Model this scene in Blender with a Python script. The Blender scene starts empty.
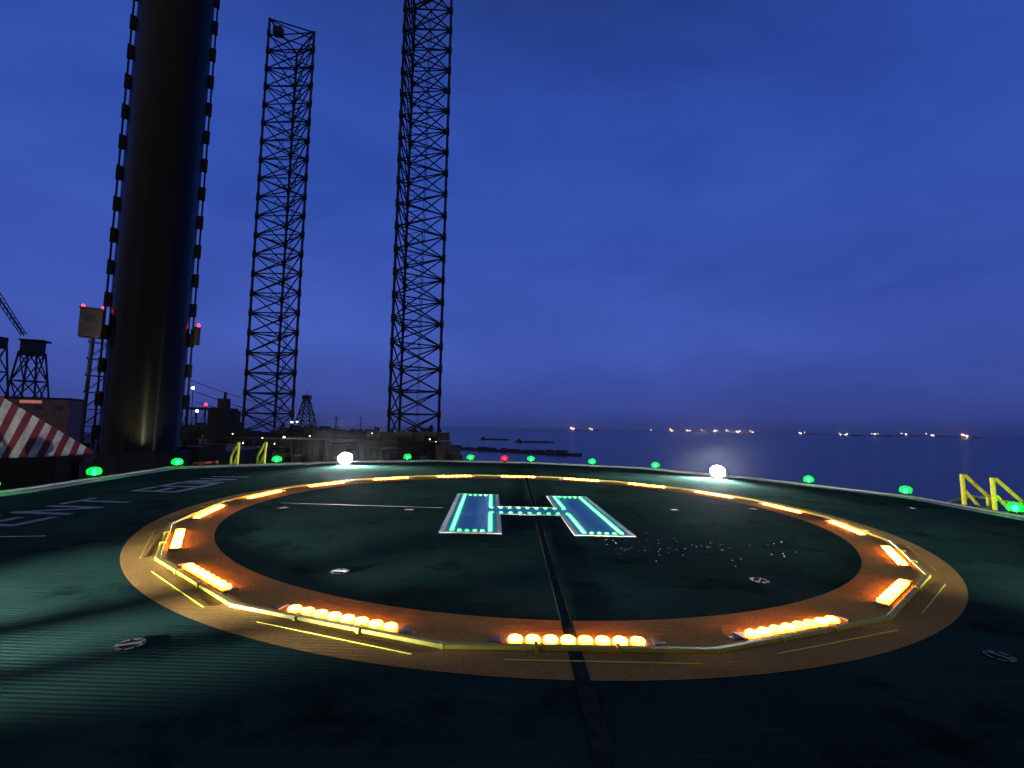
import bpy, bmesh, math, random
from mathutils import Vector, Matrix
R = math.radians
PI = math.pi
random.seed(7)
scene = bpy.context.scene
COL = scene.collection

# ------------------------------------------------------------------ camera
FPX = 481.19
CAM = Vector((-0.4306, -9.847, 1.7455))


def basis(pitch, roll):
    fw = Vector((0, math.cos(pitch), math.sin(pitch)))
    up = Vector((0, -math.sin(pitch), math.cos(pitch)))
    rt = Vector((1, 0, 0))
    r = rt * math.cos(roll) + up * math.sin(roll)
    u = -rt * math.sin(roll) + up * math.cos(roll)
    return r, u, fw


WR, WU, WF = basis(0.0883, 0.0170)       # camera in the level world
DR, DU, DF = basis(0.0805, 0.0305)       # camera as seen from the slightly listing deck


def rmat(r, u, f):
    return Matrix(((r.x, u.x, -f.x), (r.y, u.y, -f.y), (r.z, u.z, -f.z)))


cam_data = bpy.data.cameras.new('camera')
cam_data.sensor_width = 36
cam_data.lens = FPX / 1024 * 36
cam_data.clip_end = 60000
cam_data.clip_start = 0.05
cam = bpy.data.objects.new('camera', cam_data)
COL.objects.link(cam)
cam.matrix_world = Matrix.Translation(CAM) @ rmat(WR, WU, WF).to_4x4()
scene.camera = cam
DECK_M = (Matrix.Translation(CAM) @ (rmat(WR, WU, WF) @ rmat(DR, DU, DF).transposed()).to_4x4()
          @ Matrix.Translation(-CAM))     # the helideck lists by under one degree


def at(x, y, d):
    """World point seen at pixel (x, y) at forward distance d."""
    return CAM + (WF + WR * ((x - 512) / FPX) + WU * ((384 - y) / FPX)) * d



def z_on(bx, by, y):
    """Height at which the vertical through (bx, by) meets picture row y."""
    lo, hi = -60.0, 200.0
    for _ in range(60):
        z = (lo + hi) / 2
        q = Vector((bx, by, z)) - CAM
        yy = 384 - FPX * q.dot(WU) / q.dot(WF)
        if yy > y:
            lo = z
        else:
            hi = z
    return lo


# ------------------------------------------------------------------ helpers
def new_bm():
    return bmesh.new()


def box(bm, size, loc=(0, 0, 0), rot=None, mi=0):
    m = Matrix.Translation(Vector(loc))
    if rot is not None:
        m = m @ (rot.to_4x4() if isinstance(rot, Matrix) else Matrix.Rotation(rot, 4, 'Z'))
    m = m @ Matrix.Diagonal((size[0], size[1], size[2], 1))
    r = bmesh.ops.create_cube(bm, size=1, matrix=m)
    for f in {f for v in r['verts'] for f in v.link_faces}:
        f.material_index = mi
    return r['verts']


def cyl(bm, p0, p1, r0, r1=None, seg=8, mi=0, caps=True):
    p0 = Vector(p0)
    p1 = Vector(p1)
    d = p1 - p0
    L = d.length
    if L < 1e-6:
        return
    q = d.to_track_quat('Z', 'Y').to_matrix().to_4x4()
    m = Matrix.Translation((p0 + p1) / 2) @ q
    r = bmesh.ops.create_cone(bm, cap_ends=caps, segments=seg, radius1=r0, radius2=r0 if r1 is None else r1,
                              depth=L, matrix=m)
    for f in {f for v in r['verts'] for f in v.link_faces}:
        f.material_index = mi
        f.smooth = len(f.verts) == 4 and seg > 6
    return r['verts']


def bar(bm, p0, p1, w, h, mi=0):
    p0 = Vector(p0)
    p1 = Vector(p1)
    d = p1 - p0
    q = d.to_track_quat('X', 'Z').to_matrix()
    box(bm, (d.length, w, h), (p0 + p1) / 2, q, mi)


def lathe(bm, prof, seg=20, loc=(0, 0, 0), mi=0, smooth=True):
    loc = Vector(loc)
    rings = []
    for r, z in prof:
        if r < 1e-6:
            rings.append([bm.verts.new(loc + Vector((0, 0, z)))])
        else:
            rings.append([bm.verts.new(loc + Vector((r * math.cos(2 * PI * k / seg), r * math.sin(2 * PI * k / seg), z)))
                          for k in range(seg)])
    for a, b in zip(rings, rings[1:]):
        for k in range(seg):
            k2 = (k + 1) % seg
            va = [a[0]] if len(a) == 1 else [a[k], a[k2]]
            vb = [b[0]] if len(b) == 1 else [b[k2], b[k]]
            f = bm.faces.new(va + vb)
            f.material_index = mi
            f.smooth = smooth


def poly(bm, pts, z0, z1=None, mi=0):
    """Flat polygon sheet, or a prism when z1 is given."""
    a = [bm.verts.new((p[0], p[1], z0)) for p in pts]
    if z1 is None:
        f = bm.faces.new(a)
        f.material_index = mi
        return
    b = [bm.verts.new((p[0], p[1], z1)) for p in pts]
    n = len(pts)
    fs = [bm.faces.new(list(reversed(a))), bm.faces.new(b)]
    for k in range(n):
        fs.append(bm.faces.new((a[k], a[(k + 1) % n], b[(k + 1) % n], b[k])))
    for f in fs:
        f.material_index = mi


def obj(name, bm, mats, parent=None, loc=None, rotz=0.0, bevel=0.0):
    bmesh.ops.recalc_face_normals(bm, faces=bm.faces[:])
    me = bpy.data.meshes.new(name)
    bm.to_mesh(me)
    bm.free()
    for m in (mats if isinstance(mats, (list, tuple)) else [mats]):
        me.materials.append(m)
    o = bpy.data.objects.new(name, me)
    COL.objects.link(o)
    if parent is not None:
        o.parent = parent
    if loc is not None:
        o.location = loc
    if rotz:
        o.rotation_euler = (0, 0, rotz)
    if bevel:
        b = o.modifiers.new('bevel', 'BEVEL')
        b.width = bevel
        b.segments = 2
        b.limit_method = 'ANGLE'
    return o


DECKSET = []


def tag(o, label, cat, group=None, deck=False):
    o['label'] = label
    o['category'] = cat
    if group:
        o['group'] = group
    if deck:
        DECKSET.append(o)
    return o


def thing(name, label, cat, loc=(0, 0, 0), rotz=0.0, group=None, deck=False):
    o = bpy.data.objects.new(name, None)
    o.empty_display_size = 0.2
    COL.objects.link(o)
    o.location = loc
    o.rotation_euler = (0, 0, rotz)
    return tag(o, label, cat, group, deck)


def copy_tree(o, parent=None):
    c = o.copy()
    COL.objects.link(c)
    if parent is not None:
        c.parent = parent
    for ch in [k for k in CHILDREN(o)]:
        copy_tree(ch, c)
    return c


def CHILDREN(o):
    return [k for k in COL.objects if k.parent == o]


def dup(o, loc, rotz, label, deck=False):
    kids = {}
    for k in COL.objects:
        if k.parent is not None:
            kids.setdefault(k.parent.name, []).append(k)
    c = o.copy()
    COL.objects.link(c)
    c.location = loc
    c.rotation_euler = (0, 0, rotz)
    c['label'] = label
    if deck:
        DECKSET.append(c)

    def rec(src, dst):
        for k in kids.get(src.name, []):
            d = k.copy()
            COL.objects.link(d)
            d.parent = dst
            rec(k, d)
    rec(o, c)
    return c


def lamp(name, kind, parent, loc, power, color, size=0.1, rot=None, **kw):
    ld = bpy.data.lights.new(name, kind)
    ld.energy = power
    ld.color = color
    if kind in ('POINT', 'SPOT'):
        ld.shadow_soft_size = size
    for k, v in kw.items():
        setattr(ld, k, v)
    o = bpy.data.objects.new(name, ld)
    COL.objects.link(o)
    if parent is not None:
        o.parent = parent
    o.location = loc
    if rot is not None:
        o.rotation_euler = rot
    return o


# ------------------------------------------------------------------ materials
class NT:
    def __init__(s, name):
        s.m = bpy.data.materials.new(name)
        s.m.use_nodes = True
        s.t = s.m.node_tree
        s.b = s.t.nodes['Principled BSDF']

    def n(s, typ, **kw):
        nd = s.t.nodes.new(typ)
        for k, v in kw.items():
            if k.startswith('i_'):
                nd.inputs[k[2:].replace('_', ' ')].default_value = v
            else:
                setattr(nd, k, v)
        return nd

    def l(s, a, b):
        s.t.links.new(a, b)

    def noise(s, scale, detail=4, vec=None, rough=0.55):
        nd = s.n('ShaderNodeTexNoise')
        nd.inputs['Scale'].default_value = scale
        nd.inputs['Detail'].default_value = detail
        nd.inputs['Roughness'].default_value = rough
        if vec is not None:
            s.l(vec, nd.inputs['Vector'])
        return nd

    def ramp(s, fac, stops):
        nd = s.n('ShaderNodeValToRGB')
        els = nd.color_ramp.elements
        while len(els) < len(stops):
            els.new(0.5)
        for e, (p, c) in zip(els, stops):
            e.position = p
            e.color = (c[0], c[1], c[2], 1) if isinstance(c, (tuple, list)) else (c, c, c, 1)
        s.l(fac, nd.inputs['Fac'])
        return nd


def mat(name, col, rough=0.5, metal=0.0, var=0.25, scale=3.0, bump=0.0, bscale=20.0, spec=0.5):
    t = NT(name)
    tc = t.n('ShaderNodeTexCoord')
    nz = t.noise(scale, 6, tc.outputs['Object'])
    c0 = tuple(c * (1 - var) for c in col)
    c1 = tuple(min(1, c * (1 + var)) for c in col)
    rp = t.ramp(nz.outputs['Fac'], [(0.3, c0), (0.7, c1)])
    t.l(rp.outputs['Color'], t.b.inputs['Base Color'])
    rr = t.ramp(nz.outputs['Fac'], [(0.3, max(0.02, rough - 0.1)), (0.7, min(1, rough + 0.1))])
    t.l(rr.outputs['Color'], t.b.inputs['Roughness'])
    t.b.inputs['Metallic'].default_value = metal
    t.b.inputs['Specular IOR Level'].default_value = spec
    if bump:
        n2 = t.noise(bscale, 3, tc.outputs['Object'])
        bp = t.n('ShaderNodeBump')
        bp.inputs['Strength'].default_value = bump
        bp.inputs['Distance'].default_value = 0.02
        t.l(n2.outputs['Fac'], bp.inputs['Height'])
        t.l(bp.outputs['Normal'], t.b.inputs['Normal'])
    return t.m


def emit(name, col, strength, var=0.0):
    t = NT(name)
    t.b.inputs['Base Color'].default_value = (0.6, 0.6, 0.6, 1)
    t.b.inputs['Roughness'].default_value = 0.3
    t.b.inputs['Emission Color'].default_value = (*col, 1)
    t.b.inputs['Emission Strength'].default_value = strength
    if var:                                           # lamps age unevenly
        oi = t.n('ShaderNodeObjectInfo')
        mr = t.n('ShaderNodeMapRange')
        mr.inputs['To Min'].default_value = strength * (1 - var)
        mr.inputs['To Max'].default_value = strength * (1 + var)
        t.l(oi.outputs['Random'], mr.inputs['Value'])
        t.l(mr.outputs[0], t.b.inputs['Emission Strength'])
    return t.m


def deck_mat(name, c_dark, c_light, c_worn, worn_amt, rough_lo, rough_hi, stain=0.5):
    """Painted aluminium plank deck: ribs run across, gritty paint, damp patches."""
    t = NT(name)
    tc = t.n('ShaderNodeTexCoord')
    P = tc.outputs['Object']
    big = t.noise(0.45, 5, P, 0.6)
    mp = t.n('ShaderNodeMapping')
    mp.inputs['Scale'].default_value = (0.35, 9.0, 1)
    t.l(P, mp.inputs['Vector'])
    streak = t.noise(1.6, 5, mp.outputs['Vector'], 0.65)
    fine = t.noise(160, 2, P)
    cr = t.ramp(big.outputs['Fac'], [(0.3, c_dark), (0.72, c_light)])
    # scuffs along the planks
    ws = t.ramp(streak.outputs['Fac'], [(0.56, 0.0), (0.78, worn_amt)])
    mx = t.n('ShaderNodeMix', data_type='RGBA')
    t.l(ws.outputs['Color'], mx.inputs[0])
    t.l(cr.outputs['Color'], mx.inputs[6])
    mx.inputs[7].default_value = (*c_worn, 1)
    # grit
    gr = t.ramp(fine.outputs['Fac'], [(0.33, 0.45), (0.7, 1.5)])
    mg = t.n('ShaderNodeMix', data_type='RGBA', blend_type='MULTIPLY')
    mg.inputs[0].default_value = 1.0
    t.l(mx.outputs[2], mg.inputs[6])
    t.l(gr.outputs['Color'], mg.inputs[7])
    t.l(mg.outputs[2], t.b.inputs['Base Color'])
    damp = t.noise(0.8, 6, P, 0.62)
    rr = t.ramp(damp.outputs['Fac'], [(0.38, rough_lo), (0.6, rough_hi)])
    t.l(rr.outputs['Color'], t.b.inputs['Roughness'])
    t.b.inputs['Specular IOR Level'].default_value = 0.0
    # dark stains with their own outlines
    st = t.noise(1.1, 8, P, 0.68)
    sr = t.ramp(st.outputs['Fac'], [(0.36, stain), (0.46, 1.0)])
    ms = t.n('ShaderNodeMix', data_type='RGBA', blend_type='MULTIPLY')
    ms.inputs[0].default_value = 1.0
    t.l(mg.outputs[2], ms.inputs[6])
    t.l(sr.outputs['Color'], ms.inputs[7])
    t.l(ms.outputs[2], t.b.inputs['Base Color'])
    # ribs
    sx = t.n('ShaderNodeSeparateXYZ')
    t.l(P, sx.inputs[0])
    mm = t.n('ShaderNodeMath', operation='MULTIPLY')
    mm.inputs[1].default_value = 2 * PI / 0.048
    t.l(sx.outputs['Y'], mm.inputs[0])
    sn = t.n('ShaderNodeMath', operation='SINE')
    t.l(mm.outputs[0], sn.inputs[0])
    ab = t.n('ShaderNodeMath', operation='ADD')
    am = t.n('ShaderNodeMath', operation='MULTIPLY')
    ar = t.ramp(damp.outputs['Fac'], [(0.35, 0.25), (0.65, 1.0)])
    t.l(sn.outputs[0], am.inputs[0])
    t.l(ar.outputs['Color'], am.inputs[1])
    t.l(am.outputs[0], ab.inputs[0])
    gm = t.n('ShaderNodeMath', operation='MULTIPLY')
    gm.inputs[1].default_value = 1.4
    t.l(fine.outputs['Fac'], gm.inputs[0])
    t.l(gm.outputs[0], ab.inputs[1])
    sm = t.n('ShaderNodeMath', operation='MULTIPLY_ADD')
    sm.inputs[1].default_value = 3.5
    t.l(streak.outputs['Fac'], sm.inputs[0])
    t.l(ab.outputs[0], sm.inputs[2])
    bp = t.n('ShaderNodeBump')
    bp.inputs['Strength'].default_value = 0.55
    bp.inputs['Distance'].default_value = 0.0023
    t.l(sm.outputs[0], bp.inputs['Height'])
    t.l(bp.outputs['Normal'], t.b.inputs['Normal'])
    return t.m


M = {}
M['deck'] = deck_mat('deck_green_paint', (0.011, 0.028, 0.025), (0.023, 0.066, 0.057), (0.055, 0.10, 0.088), 0.5, 0.62, 0.9)
M['ring'] = deck_mat('ring_yellow_paint', (0.31, 0.185, 0.060), (0.42, 0.255, 0.085), (0.24, 0.165, 0.08), 0.6, 0.6, 0.85, 0.8)
M['line'] = mat('line_white_paint', (0.42, 0.45, 0.44), 0.7, var=0.3, scale=6, bump=0.2, bscale=120, spec=0.05)
M['letter'] = mat('lettering_paint', (0.18, 0.25, 0.35), 0.8, var=0.3, scale=5, bump=0.2, bscale=120, spec=0.05)
M['joint'] = mat('joint_metal', (0.026, 0.040, 0.037), 0.9, 0.0, var=0.4, scale=8, spec=0.0)
M['black'] = mat('black_rubber', (0.014, 0.019, 0.018), 0.8, spec=0.02)
M['lip'] = mat('edge_lip_aluminium', (0.17, 0.19, 0.18), 0.6, 0.0, var=0.2, scale=4, spec=0.1)
M['conduit'] = mat('conduit_yellow_paint', (0.27, 0.26, 0.025), 0.5, var=0.2, scale=9)
M['postyel'] = mat('post_yellow_paint', (0.62, 0.60, 0.03), 0.42, var=0.2, scale=7)
M['base'] = mat('light_base_metal', (0.20, 0.17, 0.12), 0.4, 0.6, var=0.25, scale=12)
M['steel'] = mat('clamp_steel', (0.35, 0.35, 0.34), 0.35, 0.8, scale=20)
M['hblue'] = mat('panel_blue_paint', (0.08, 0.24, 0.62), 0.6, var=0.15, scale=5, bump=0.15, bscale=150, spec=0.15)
M['hwhite'] = mat('border_white_paint', (0.72, 0.72, 0.72), 0.5, var=0.55, scale=30, bump=0.4, bscale=80)
M['amber'] = emit('amber_lens', (1.0, 0.235, 0.006), 112, 0.4)
M['mint'] = emit('green_tube', (0.026, 1.0, 0.085), 9.0)
M['mintdot'] = emit('green_led', (0.018, 1.0, 0.055), 14.0, 0.35)
M['green'] = emit('green_lens', (0.03, 1.0, 0.09), 60, 0.25)
M['red'] = emit('red_lens', (1.0, 0.05, 0.08), 40)


def dome(name, tint, glow, strength):
    """Coloured glass dome with emission put in for the soft glow round the bulb."""
    t = NT(name)
    t.b.inputs['Base Color'].default_value = (*[c * 0.5 for c in tint], 1)
    t.b.inputs['Roughness'].default_value = 0.25
    t.b.inputs['Emission Color'].default_value = (*glow, 1)
    t.b.inputs['Emission Strength'].default_value = strength
    tr = t.n('ShaderNodeBsdfTransparent')
    tr.inputs['Color'].default_value = (*tint, 1)
    mx = t.n('ShaderNodeMixShader')
    mx.inputs[0].default_value = 0.45
    out = [n for n in t.t.nodes if n.type == 'OUTPUT_MATERIAL'][0]
    t.l(tr.outputs[0], mx.inputs[1])
    t.l(t.b.outputs[0], mx.inputs[2])
    t.l(mx.outputs[0], out.inputs['Surface'])
    return t.m


M['redlamp'] = emit('red_lamp_lens', (1.0, 0.012, 0.03), 9)
M['gdome'] = dome('green_glass', (0.10, 1.0, 0.30), (0.0, 1.0, 0.16), 0.75)
M['rdome'] = dome('red_glass', (1.0, 0.10, 0.12), (1.0, 0.01, 0.05), 0.9)
M['flood'] = emit('flood_lens', (1.0, 0.97, 0.90), 60)
M['dark'] = mat('dark_steel_paint', (0.014, 0.014, 0.014), 0.6, 0.0, var=0.4, scale=2, spec=0.2)
M['leg'] = mat('lattice_steel', (0.016, 0.016, 0.017), 0.6, 0.0, var=0.4, scale=0.4, spec=0.2)
M['tube'] = mat('leg_black_paint', (0.014, 0.013, 0.008), 0.45, 0.0, var=0.3, scale=0.7, bump=0.12, bscale=1.6, spec=0.05)
M['grey'] = mat('cabin_grey_paint', (0.07, 0.064, 0.068), 0.6, var=0.25, scale=2)
M['bred'] = mat('boom_red_paint', (0.14, 0.012, 0.008), 0.5, var=0.35, scale=3)
M['bwhite'] = mat('boom_white_paint', (0.42, 0.40, 0.38), 0.6, var=0.35, scale=3)
M['shed'] = mat('shed_cladding', (0.20, 0.11, 0.10), 0.7, var=0.25, scale=0.6)
M['hull'] = mat('hull_paint', (0.024, 0.026, 0.023), 0.7, var=0.6, scale=0.35, spec=0.2)
M['olive'] = mat('equipment_paint', (0.11, 0.115, 0.06), 0.65, var=0.5, scale=0.7)
M['cont'] = mat('container_paint', (0.12, 0.08, 0.06), 0.6, var=0.4, scale=0.6)
M['shiph'] = mat('ship_hull_paint', (0.03, 0.03, 0.04), 0.6, scale=0.05)
M['ships'] = mat('ship_house_paint', (0.35, 0.35, 0.36), 0.6, scale=0.05)
M['shipl'] = emit('ship_lamps_warm', (1.0, 0.50, 0.32), 17)
M['shipw'] = emit('ship_lamps_white', (1.0, 0.85, 0.85), 9)
M['worklens'] = emit('work_lamp_lens', (1.0, 0.93, 0.75), 25)
M['pink'] = emit('shed_sign_lamp', (1.0, 0.22, 0.18), 0.35)
M['glass'] = mat('window_glass', (0.03, 0.035, 0.045), 0.08, scale=1)
M['rope'] = mat('cable_black', (0.02, 0.02, 0.02), 0.7)

t = NT('leg_black_paint')
tcn = t.n('ShaderNodeTexCoord')
mpn = t.n('ShaderNodeMapping')
mpn.inputs['Scale'].default_value = (1, 1, 0.06)
t.l(tcn.outputs['Object'], mpn.inputs['Vector'])
nn = t.noise(3.0, 5, mpn.outputs['Vector'])
rp = t.ramp(nn.outputs['Fac'], [(0.3, (0.0012, 0.0012, 0.001)), (0.7, (0.003, 0.003, 0.0022))])
t.l(rp.outputs['Color'], t.b.inputs['Base Color'])
t.b.inputs['Roughness'].default_value = 0.25
t.b.inputs['Specular IOR Level'].default_value = 0.2
t.b.inputs['Anisotropic'].default_value = 0.96
t.b.inputs['Anisotropic Rotation'].default_value = 0.25
tg = t.n('ShaderNodeTangent', direction_type='RADIAL', axis='Z')
t.l(tg.outputs[0], t.b.inputs['Tangent'])
M['tube'] = t.m

_b = M['hblue'].node_tree.nodes['Principled BSDF']          # faint emission put into the blue paint to brighten it
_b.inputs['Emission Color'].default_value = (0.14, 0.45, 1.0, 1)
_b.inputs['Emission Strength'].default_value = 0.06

# ------------------------------------------------------------------ world
w = bpy.data.worlds.new('World')
scene.world = w
w.use_nodes = True
nt = w.node_tree
bg = nt.nodes['Background']
sky = nt.nodes.new('ShaderNodeTexSky')
sky.sky_type = 'NISHITA'
sky.sun_disc = False
sky.sun_elevation = R(-3.0)
sky.sun_rotation = R(200)
sky.altitude = 0
sky.air_density = 1.0
sky.dust_density = 0.6
sky.ozone_density = 4.0


def wn(t, **kw):
    nd = nt.nodes.new(t)
    for k, v in kw.items():
        setattr(nd, k, v)
    return nd


tc = wn('ShaderNodeTexCoord')
sep = wn('ShaderNodeSeparateXYZ')
nt.links.new(tc.outputs['Generated'], sep.inputs[0])
# soft stratus: noise stretched along the horizon
mp = wn('ShaderNodeMapping')
mp.inputs['Scale'].default_value = (1.0, 1.0, 2.6)
mp.inputs['Rotation'].default_value = (0, R(14), 0)
nt.links.new(tc.outputs['Generated'], mp.inputs['Vector'])
nz = wn('ShaderNodeTexNoise')
nz.inputs['Scale'].default_value = 1.9
nz.inputs['Detail'].default_value = 7
nz.inputs['Roughness'].default_value = 0.52
nz.inputs['Distortion'].default_value = 0.35
nt.links.new(mp.outputs['Vector'], nz.inputs['Vector'])
cr = wn('ShaderNodeValToRGB')
cr.color_ramp.elements[0].position = 0.30
cr.color_ramp.elements[0].color = (0.68, 0.71, 0.77, 1)
cr.color_ramp.elements[1].position = 0.72
cr.color_ramp.elements[1].color = (1.20, 1.16, 1.11, 1)
nt.links.new(nz.outputs['Fac'], cr.inputs['Fac'])
# overcast dusk: colour by elevation, the clear-sky model mixed in underneath
er = wn('ShaderNodeValToRGB')
els = er.color_ramp.elements
stops = [(0.0, (0.052, 0.076, 0.295)), (0.03, (0.053, 0.084, 0.345)), (0.16, (0.052, 0.098, 0.440)),
         (0.42, (0.036, 0.092, 0.450)), (0.58, (0.030, 0.078, 0.400)), (0.72, (0.018, 0.048, 0.230)), (1.0, (0.018, 0.022, 0.055))]
while len(els) < len(stops):
    els.new(0.5)
for e, (p_, c_) in zip(els, stops):
    e.position = p_
    e.color = (*c_, 1)
nt.links.new(sep.outputs['Z'], er.inputs['Fac'])
sk = wn('ShaderNodeMix', data_type='RGBA', blend_type='ADD')
sk.inputs[0].default_value = 1.0
skm = wn('ShaderNodeVectorMath', operation='SCALE')
skm.inputs['Scale'].default_value = 0.05
nt.links.new(sky.outputs['Color'], skm.inputs[0])
nt.links.new(skm.outputs[0], sk.inputs[6])
nt.links.new(er.outputs['Color'], sk.inputs[7])
mul = wn('ShaderNodeMix', data_type='RGBA', blend_type='MULTIPLY')
mul.inputs[0].default_value = 1.0
nt.links.new(sk.outputs[2], mul.inputs[6])
nt.links.new(cr.outputs['Color'], mul.inputs[7])
# the night side of the sky, behind the camera, is darker than the dusk side
az = wn('ShaderNodeMapRange')
az.inputs['From Min'].default_value = -0.5
az.inputs['From Max'].default_value = 0.45
az.inputs['To Min'].default_value = 0.22
az.inputs['To Max'].default_value = 1.0
nt.links.new(sep.outputs['Y'], az.inputs['Value'])
azm = wn('ShaderNodeVectorMath', operation='SCALE')
nt.links.new(mul.outputs[2], azm.inputs[0])
nt.links.new(az.outputs[0], azm.inputs['Scale'])
glow = wn('ShaderNodeMapRange')                           # unseen warm fill added to the sky behind the camera to lift the deck
glow.inputs['From Min'].default_value = 0.35
glow.inputs['From Max'].default_value = -0.5
nt.links.new(sep.outputs['Y'], glow.inputs['Value'])
gmx = wn('ShaderNodeMix', data_type='RGBA', blend_type='ADD')
nt.links.new(glow.outputs[0], gmx.inputs[0])
nt.links.new(azm.outputs[0], gmx.inputs[6])
gmx.inputs[7].default_value = (0.150, 0.135, 0.115, 1)
nt.links.new(gmx.outputs[2], bg.inputs['Color'])
bg.inputs['Strength'].default_value = 1.0

sun = lamp('sun', 'SUN', None, (0, 0, 80), 0.02, (0.6, 0.7, 1.0), angle=R(30), rot=(R(60), 0, R(-20)))

# ------------------------------------------------------------------ sea
SEA_Z = -28.0
HAZE_D = 1e-4
HAZE_G = 0.96
t = NT('sea_water')
tcn = t.n('ShaderNodeTexCoord')
n1 = t.noise(0.05, 6, tcn.outputs['Object'], 0.6)
n2 = t.noise(0.4, 4, tcn.outputs['Object'], 0.6)
ad = t.n('ShaderNodeMath', operation='MULTIPLY_ADD')
ad.inputs[1].default_value = 0.25
t.l(n2.outputs['Fac'], ad.inputs[0])
t.l(n1.outputs['Fac'], ad.inputs[2])
bp = t.n('ShaderNodeBump')
bp.inputs['Strength'].default_value = 0.32
bp.inputs['Distance'].default_value = 2.0
t.l(ad.outputs[0], bp.inputs['Height'])
t.l(bp.outputs['Normal'], t.b.inputs['Normal'])
t.b.inputs['Base Color'].default_value = (0.006, 0.012, 0.035, 1)
t.b.inputs['Roughness'].default_value = 0.22
t.b.inputs['IOR'].default_value = 1.33
bm = new_bm()
S = 9500
poly(bm, [(-S, -S), (S, -S), (S, S), (-S, S)], 0)
sea = obj('sea', bm, t.m, loc=(0, 0, SEA_Z))
sea['kind'] = 'structure'

# damp sea air: one even, thin volume round everything out to the horizon
hm = bpy.data.materials.new('sea_haze')
hm.use_nodes = True
ht = hm.node_tree
for nd in list(ht.nodes):
    if nd.type == 'BSDF_PRINCIPLED':
        ht.nodes.remove(nd)
pv = ht.nodes.new('ShaderNodeVolumePrincipled')
pv.inputs['Color'].default_value = (0.80, 0.86, 1.0, 1)
pv.inputs['Density'].default_value = HAZE_D
pv.inputs['Anisotropy'].default_value = HAZE_G
ht.links.new(pv.outputs[0], [n for n in ht.nodes if n.type == 'OUTPUT_MATERIAL'][0].inputs['Volume'])
bm = new_bm()
box(bm, (19400, 19400, 180), (0, 0, SEA_Z - 1 + 90))
hz_ = obj('haze', bm, hm)
hz_['kind'] = 'stuff'

# ------------------------------------------------------------------ helideck


def pol(r, a):
    return (r * math.cos(R(a)), r * math.sin(R(a)))


CORN = [(12.35, 154), (11.55, 131.5), (11.75, 109), (11.6, 86.5), (11.75, 64), (11.35, 41), (11.5, 19), (10.95, -3.5), (11.9, -26),
        (11.1, -48.5), (12, -71), (11.1, -93.5), (12, -116), (11.0, -138.5), (11.6, -161), (10.75, 178)]
EDGE = [pol(*c) for c in CORN]


def inset(pts, d):
    return [((p[0]) * (1 - d / math.hypot(*p)), p[1] * (1 - d / math.hypot(*p))) for p in pts]


bm = new_bm()
poly(bm, EDGE, -0.45, 0.0)
deck = obj('helideck', bm, M['deck'])
deck['kind'] = 'structure'
DECKSET.append(deck)


def deckpart(name, bm, m, **kw):
    return obj(name, bm, m, deck, **kw)


# edge lip and perimeter line
bm = new_bm()
n = len(EDGE)
outer = inset(EDGE, -0.10)
for k in range(n):
    a, b = EDGE[k], EDGE[(k + 1) % n]
    c, d = outer[(k + 1) % n], outer[k]
    v = [bm.verts.new((*p, z)) for z in (-0.28, 0.045) for p in (a, b, c, d)]
    for ids in ((0, 1, 2, 3), (4, 5, 6, 7), (0, 1, 5, 4), (2, 3, 7, 6)):
        bm.faces.new([v[i] for i in ids])
deckpart('edge_lip', bm, M['lip'])
bm = new_bm()
i0, i1 = inset(EDGE, 0.10), inset(EDGE, 0.40)
for k in range(n):
    k2 = (k + 1) % n
    bm.faces.new([bm.verts.new((*p, 0.004)) for p in (i0[k], i0[k2], i1[k2], i1[k])])
deckpart('perimeter_line', bm, M['line'])


def annulus(bm, r0, r1, z, seg=160, cx=0, cy=0):
    for k in range(seg):
        a0, a1 = 2 * PI * k / seg, 2 * PI * (k + 1) / seg
        bm.faces.new([bm.verts.new((cx + r * math.cos(a), cy + r * math.sin(a), z))
                      for r, a in ((r0, a0), (r1, a0), (r1, a1), (r0, a1))])


bm = new_bm()
annulus(bm, 5.404, 6.404, 0.004)
bmesh.ops.remove_doubles(bm, verts=bm.verts[:], dist=1e-5)
deckpart('aiming_circle', bm, M['ring'])

# main seam (two low flanges with a slot) and cross seam
bm = new_bm()
for x in (-0.045, 0.045):
    box(bm, (0.014, 22.6, 0.009), (0.115 + x, 0, 0.0105))
box(bm, (0.075, 22.6, 0.003), (0.115, 0, 0.0075), mi=0)
deckpart('deck_joint', bm, [M['joint'], M['black']])
bm = new_bm()
for (x0, x1) in ((-5.0, -1.75),):
    box(bm, (x1 - x0, 0.026, 0.003), ((x0 + x1) / 2, -0.02, 0.006))
deckpart('cross_joint', bm, M['lip'])
bm = new_bm()
box(bm, (0.025, 1.1, 0.002), (-7.3, -3.2, 0.0056), R(-78))
deckpart('paint_dash', bm, M['line'])


# deck lettering on the left: strokes 0.12 m wide, read from the centre of the deck
def stroke(bm, p, q, wd=0.13, z=0.0075):
    p, q = Vector((*p, 0)), Vector((*q, 0))
    d = (q - p).normalized()
    nrm = Vector((-d.y, d.x, 0)) * wd / 2
    p, q = p - d * wd * 0.3, q + d * wd * 0.3
    bm.faces.new([bm.verts.new((v.x, v.y, z)) for v in (p - nrm, q - nrm, q + nrm, p + nrm)])


XT, XB = -8.66, -7.76     # top / foot of the letters


def letters(strokes, name):
    bm = new_bm()
    for i, (a, b) in enumerate(strokes):
        stroke(bm, a, b, z=0.0056 + 0.0004 * (i % 5))
    return deckpart(name, bm, M['letter'])


def LE(y, wd=0.62):
    xm = (XT + XB) / 2
    return [((XT, y), (XB, y)), ((XT, y), (XT, y + wd)), ((xm, y), (xm, y + wd * 0.85)), ((XB, y), (XB, y + wd))]


def LN(y, wd=0.62):
    return [((XT, y), (XB, y)), ((XT, y), (XB, y + wd)), ((XT, y + wd), (XB, y + wd))]


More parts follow.
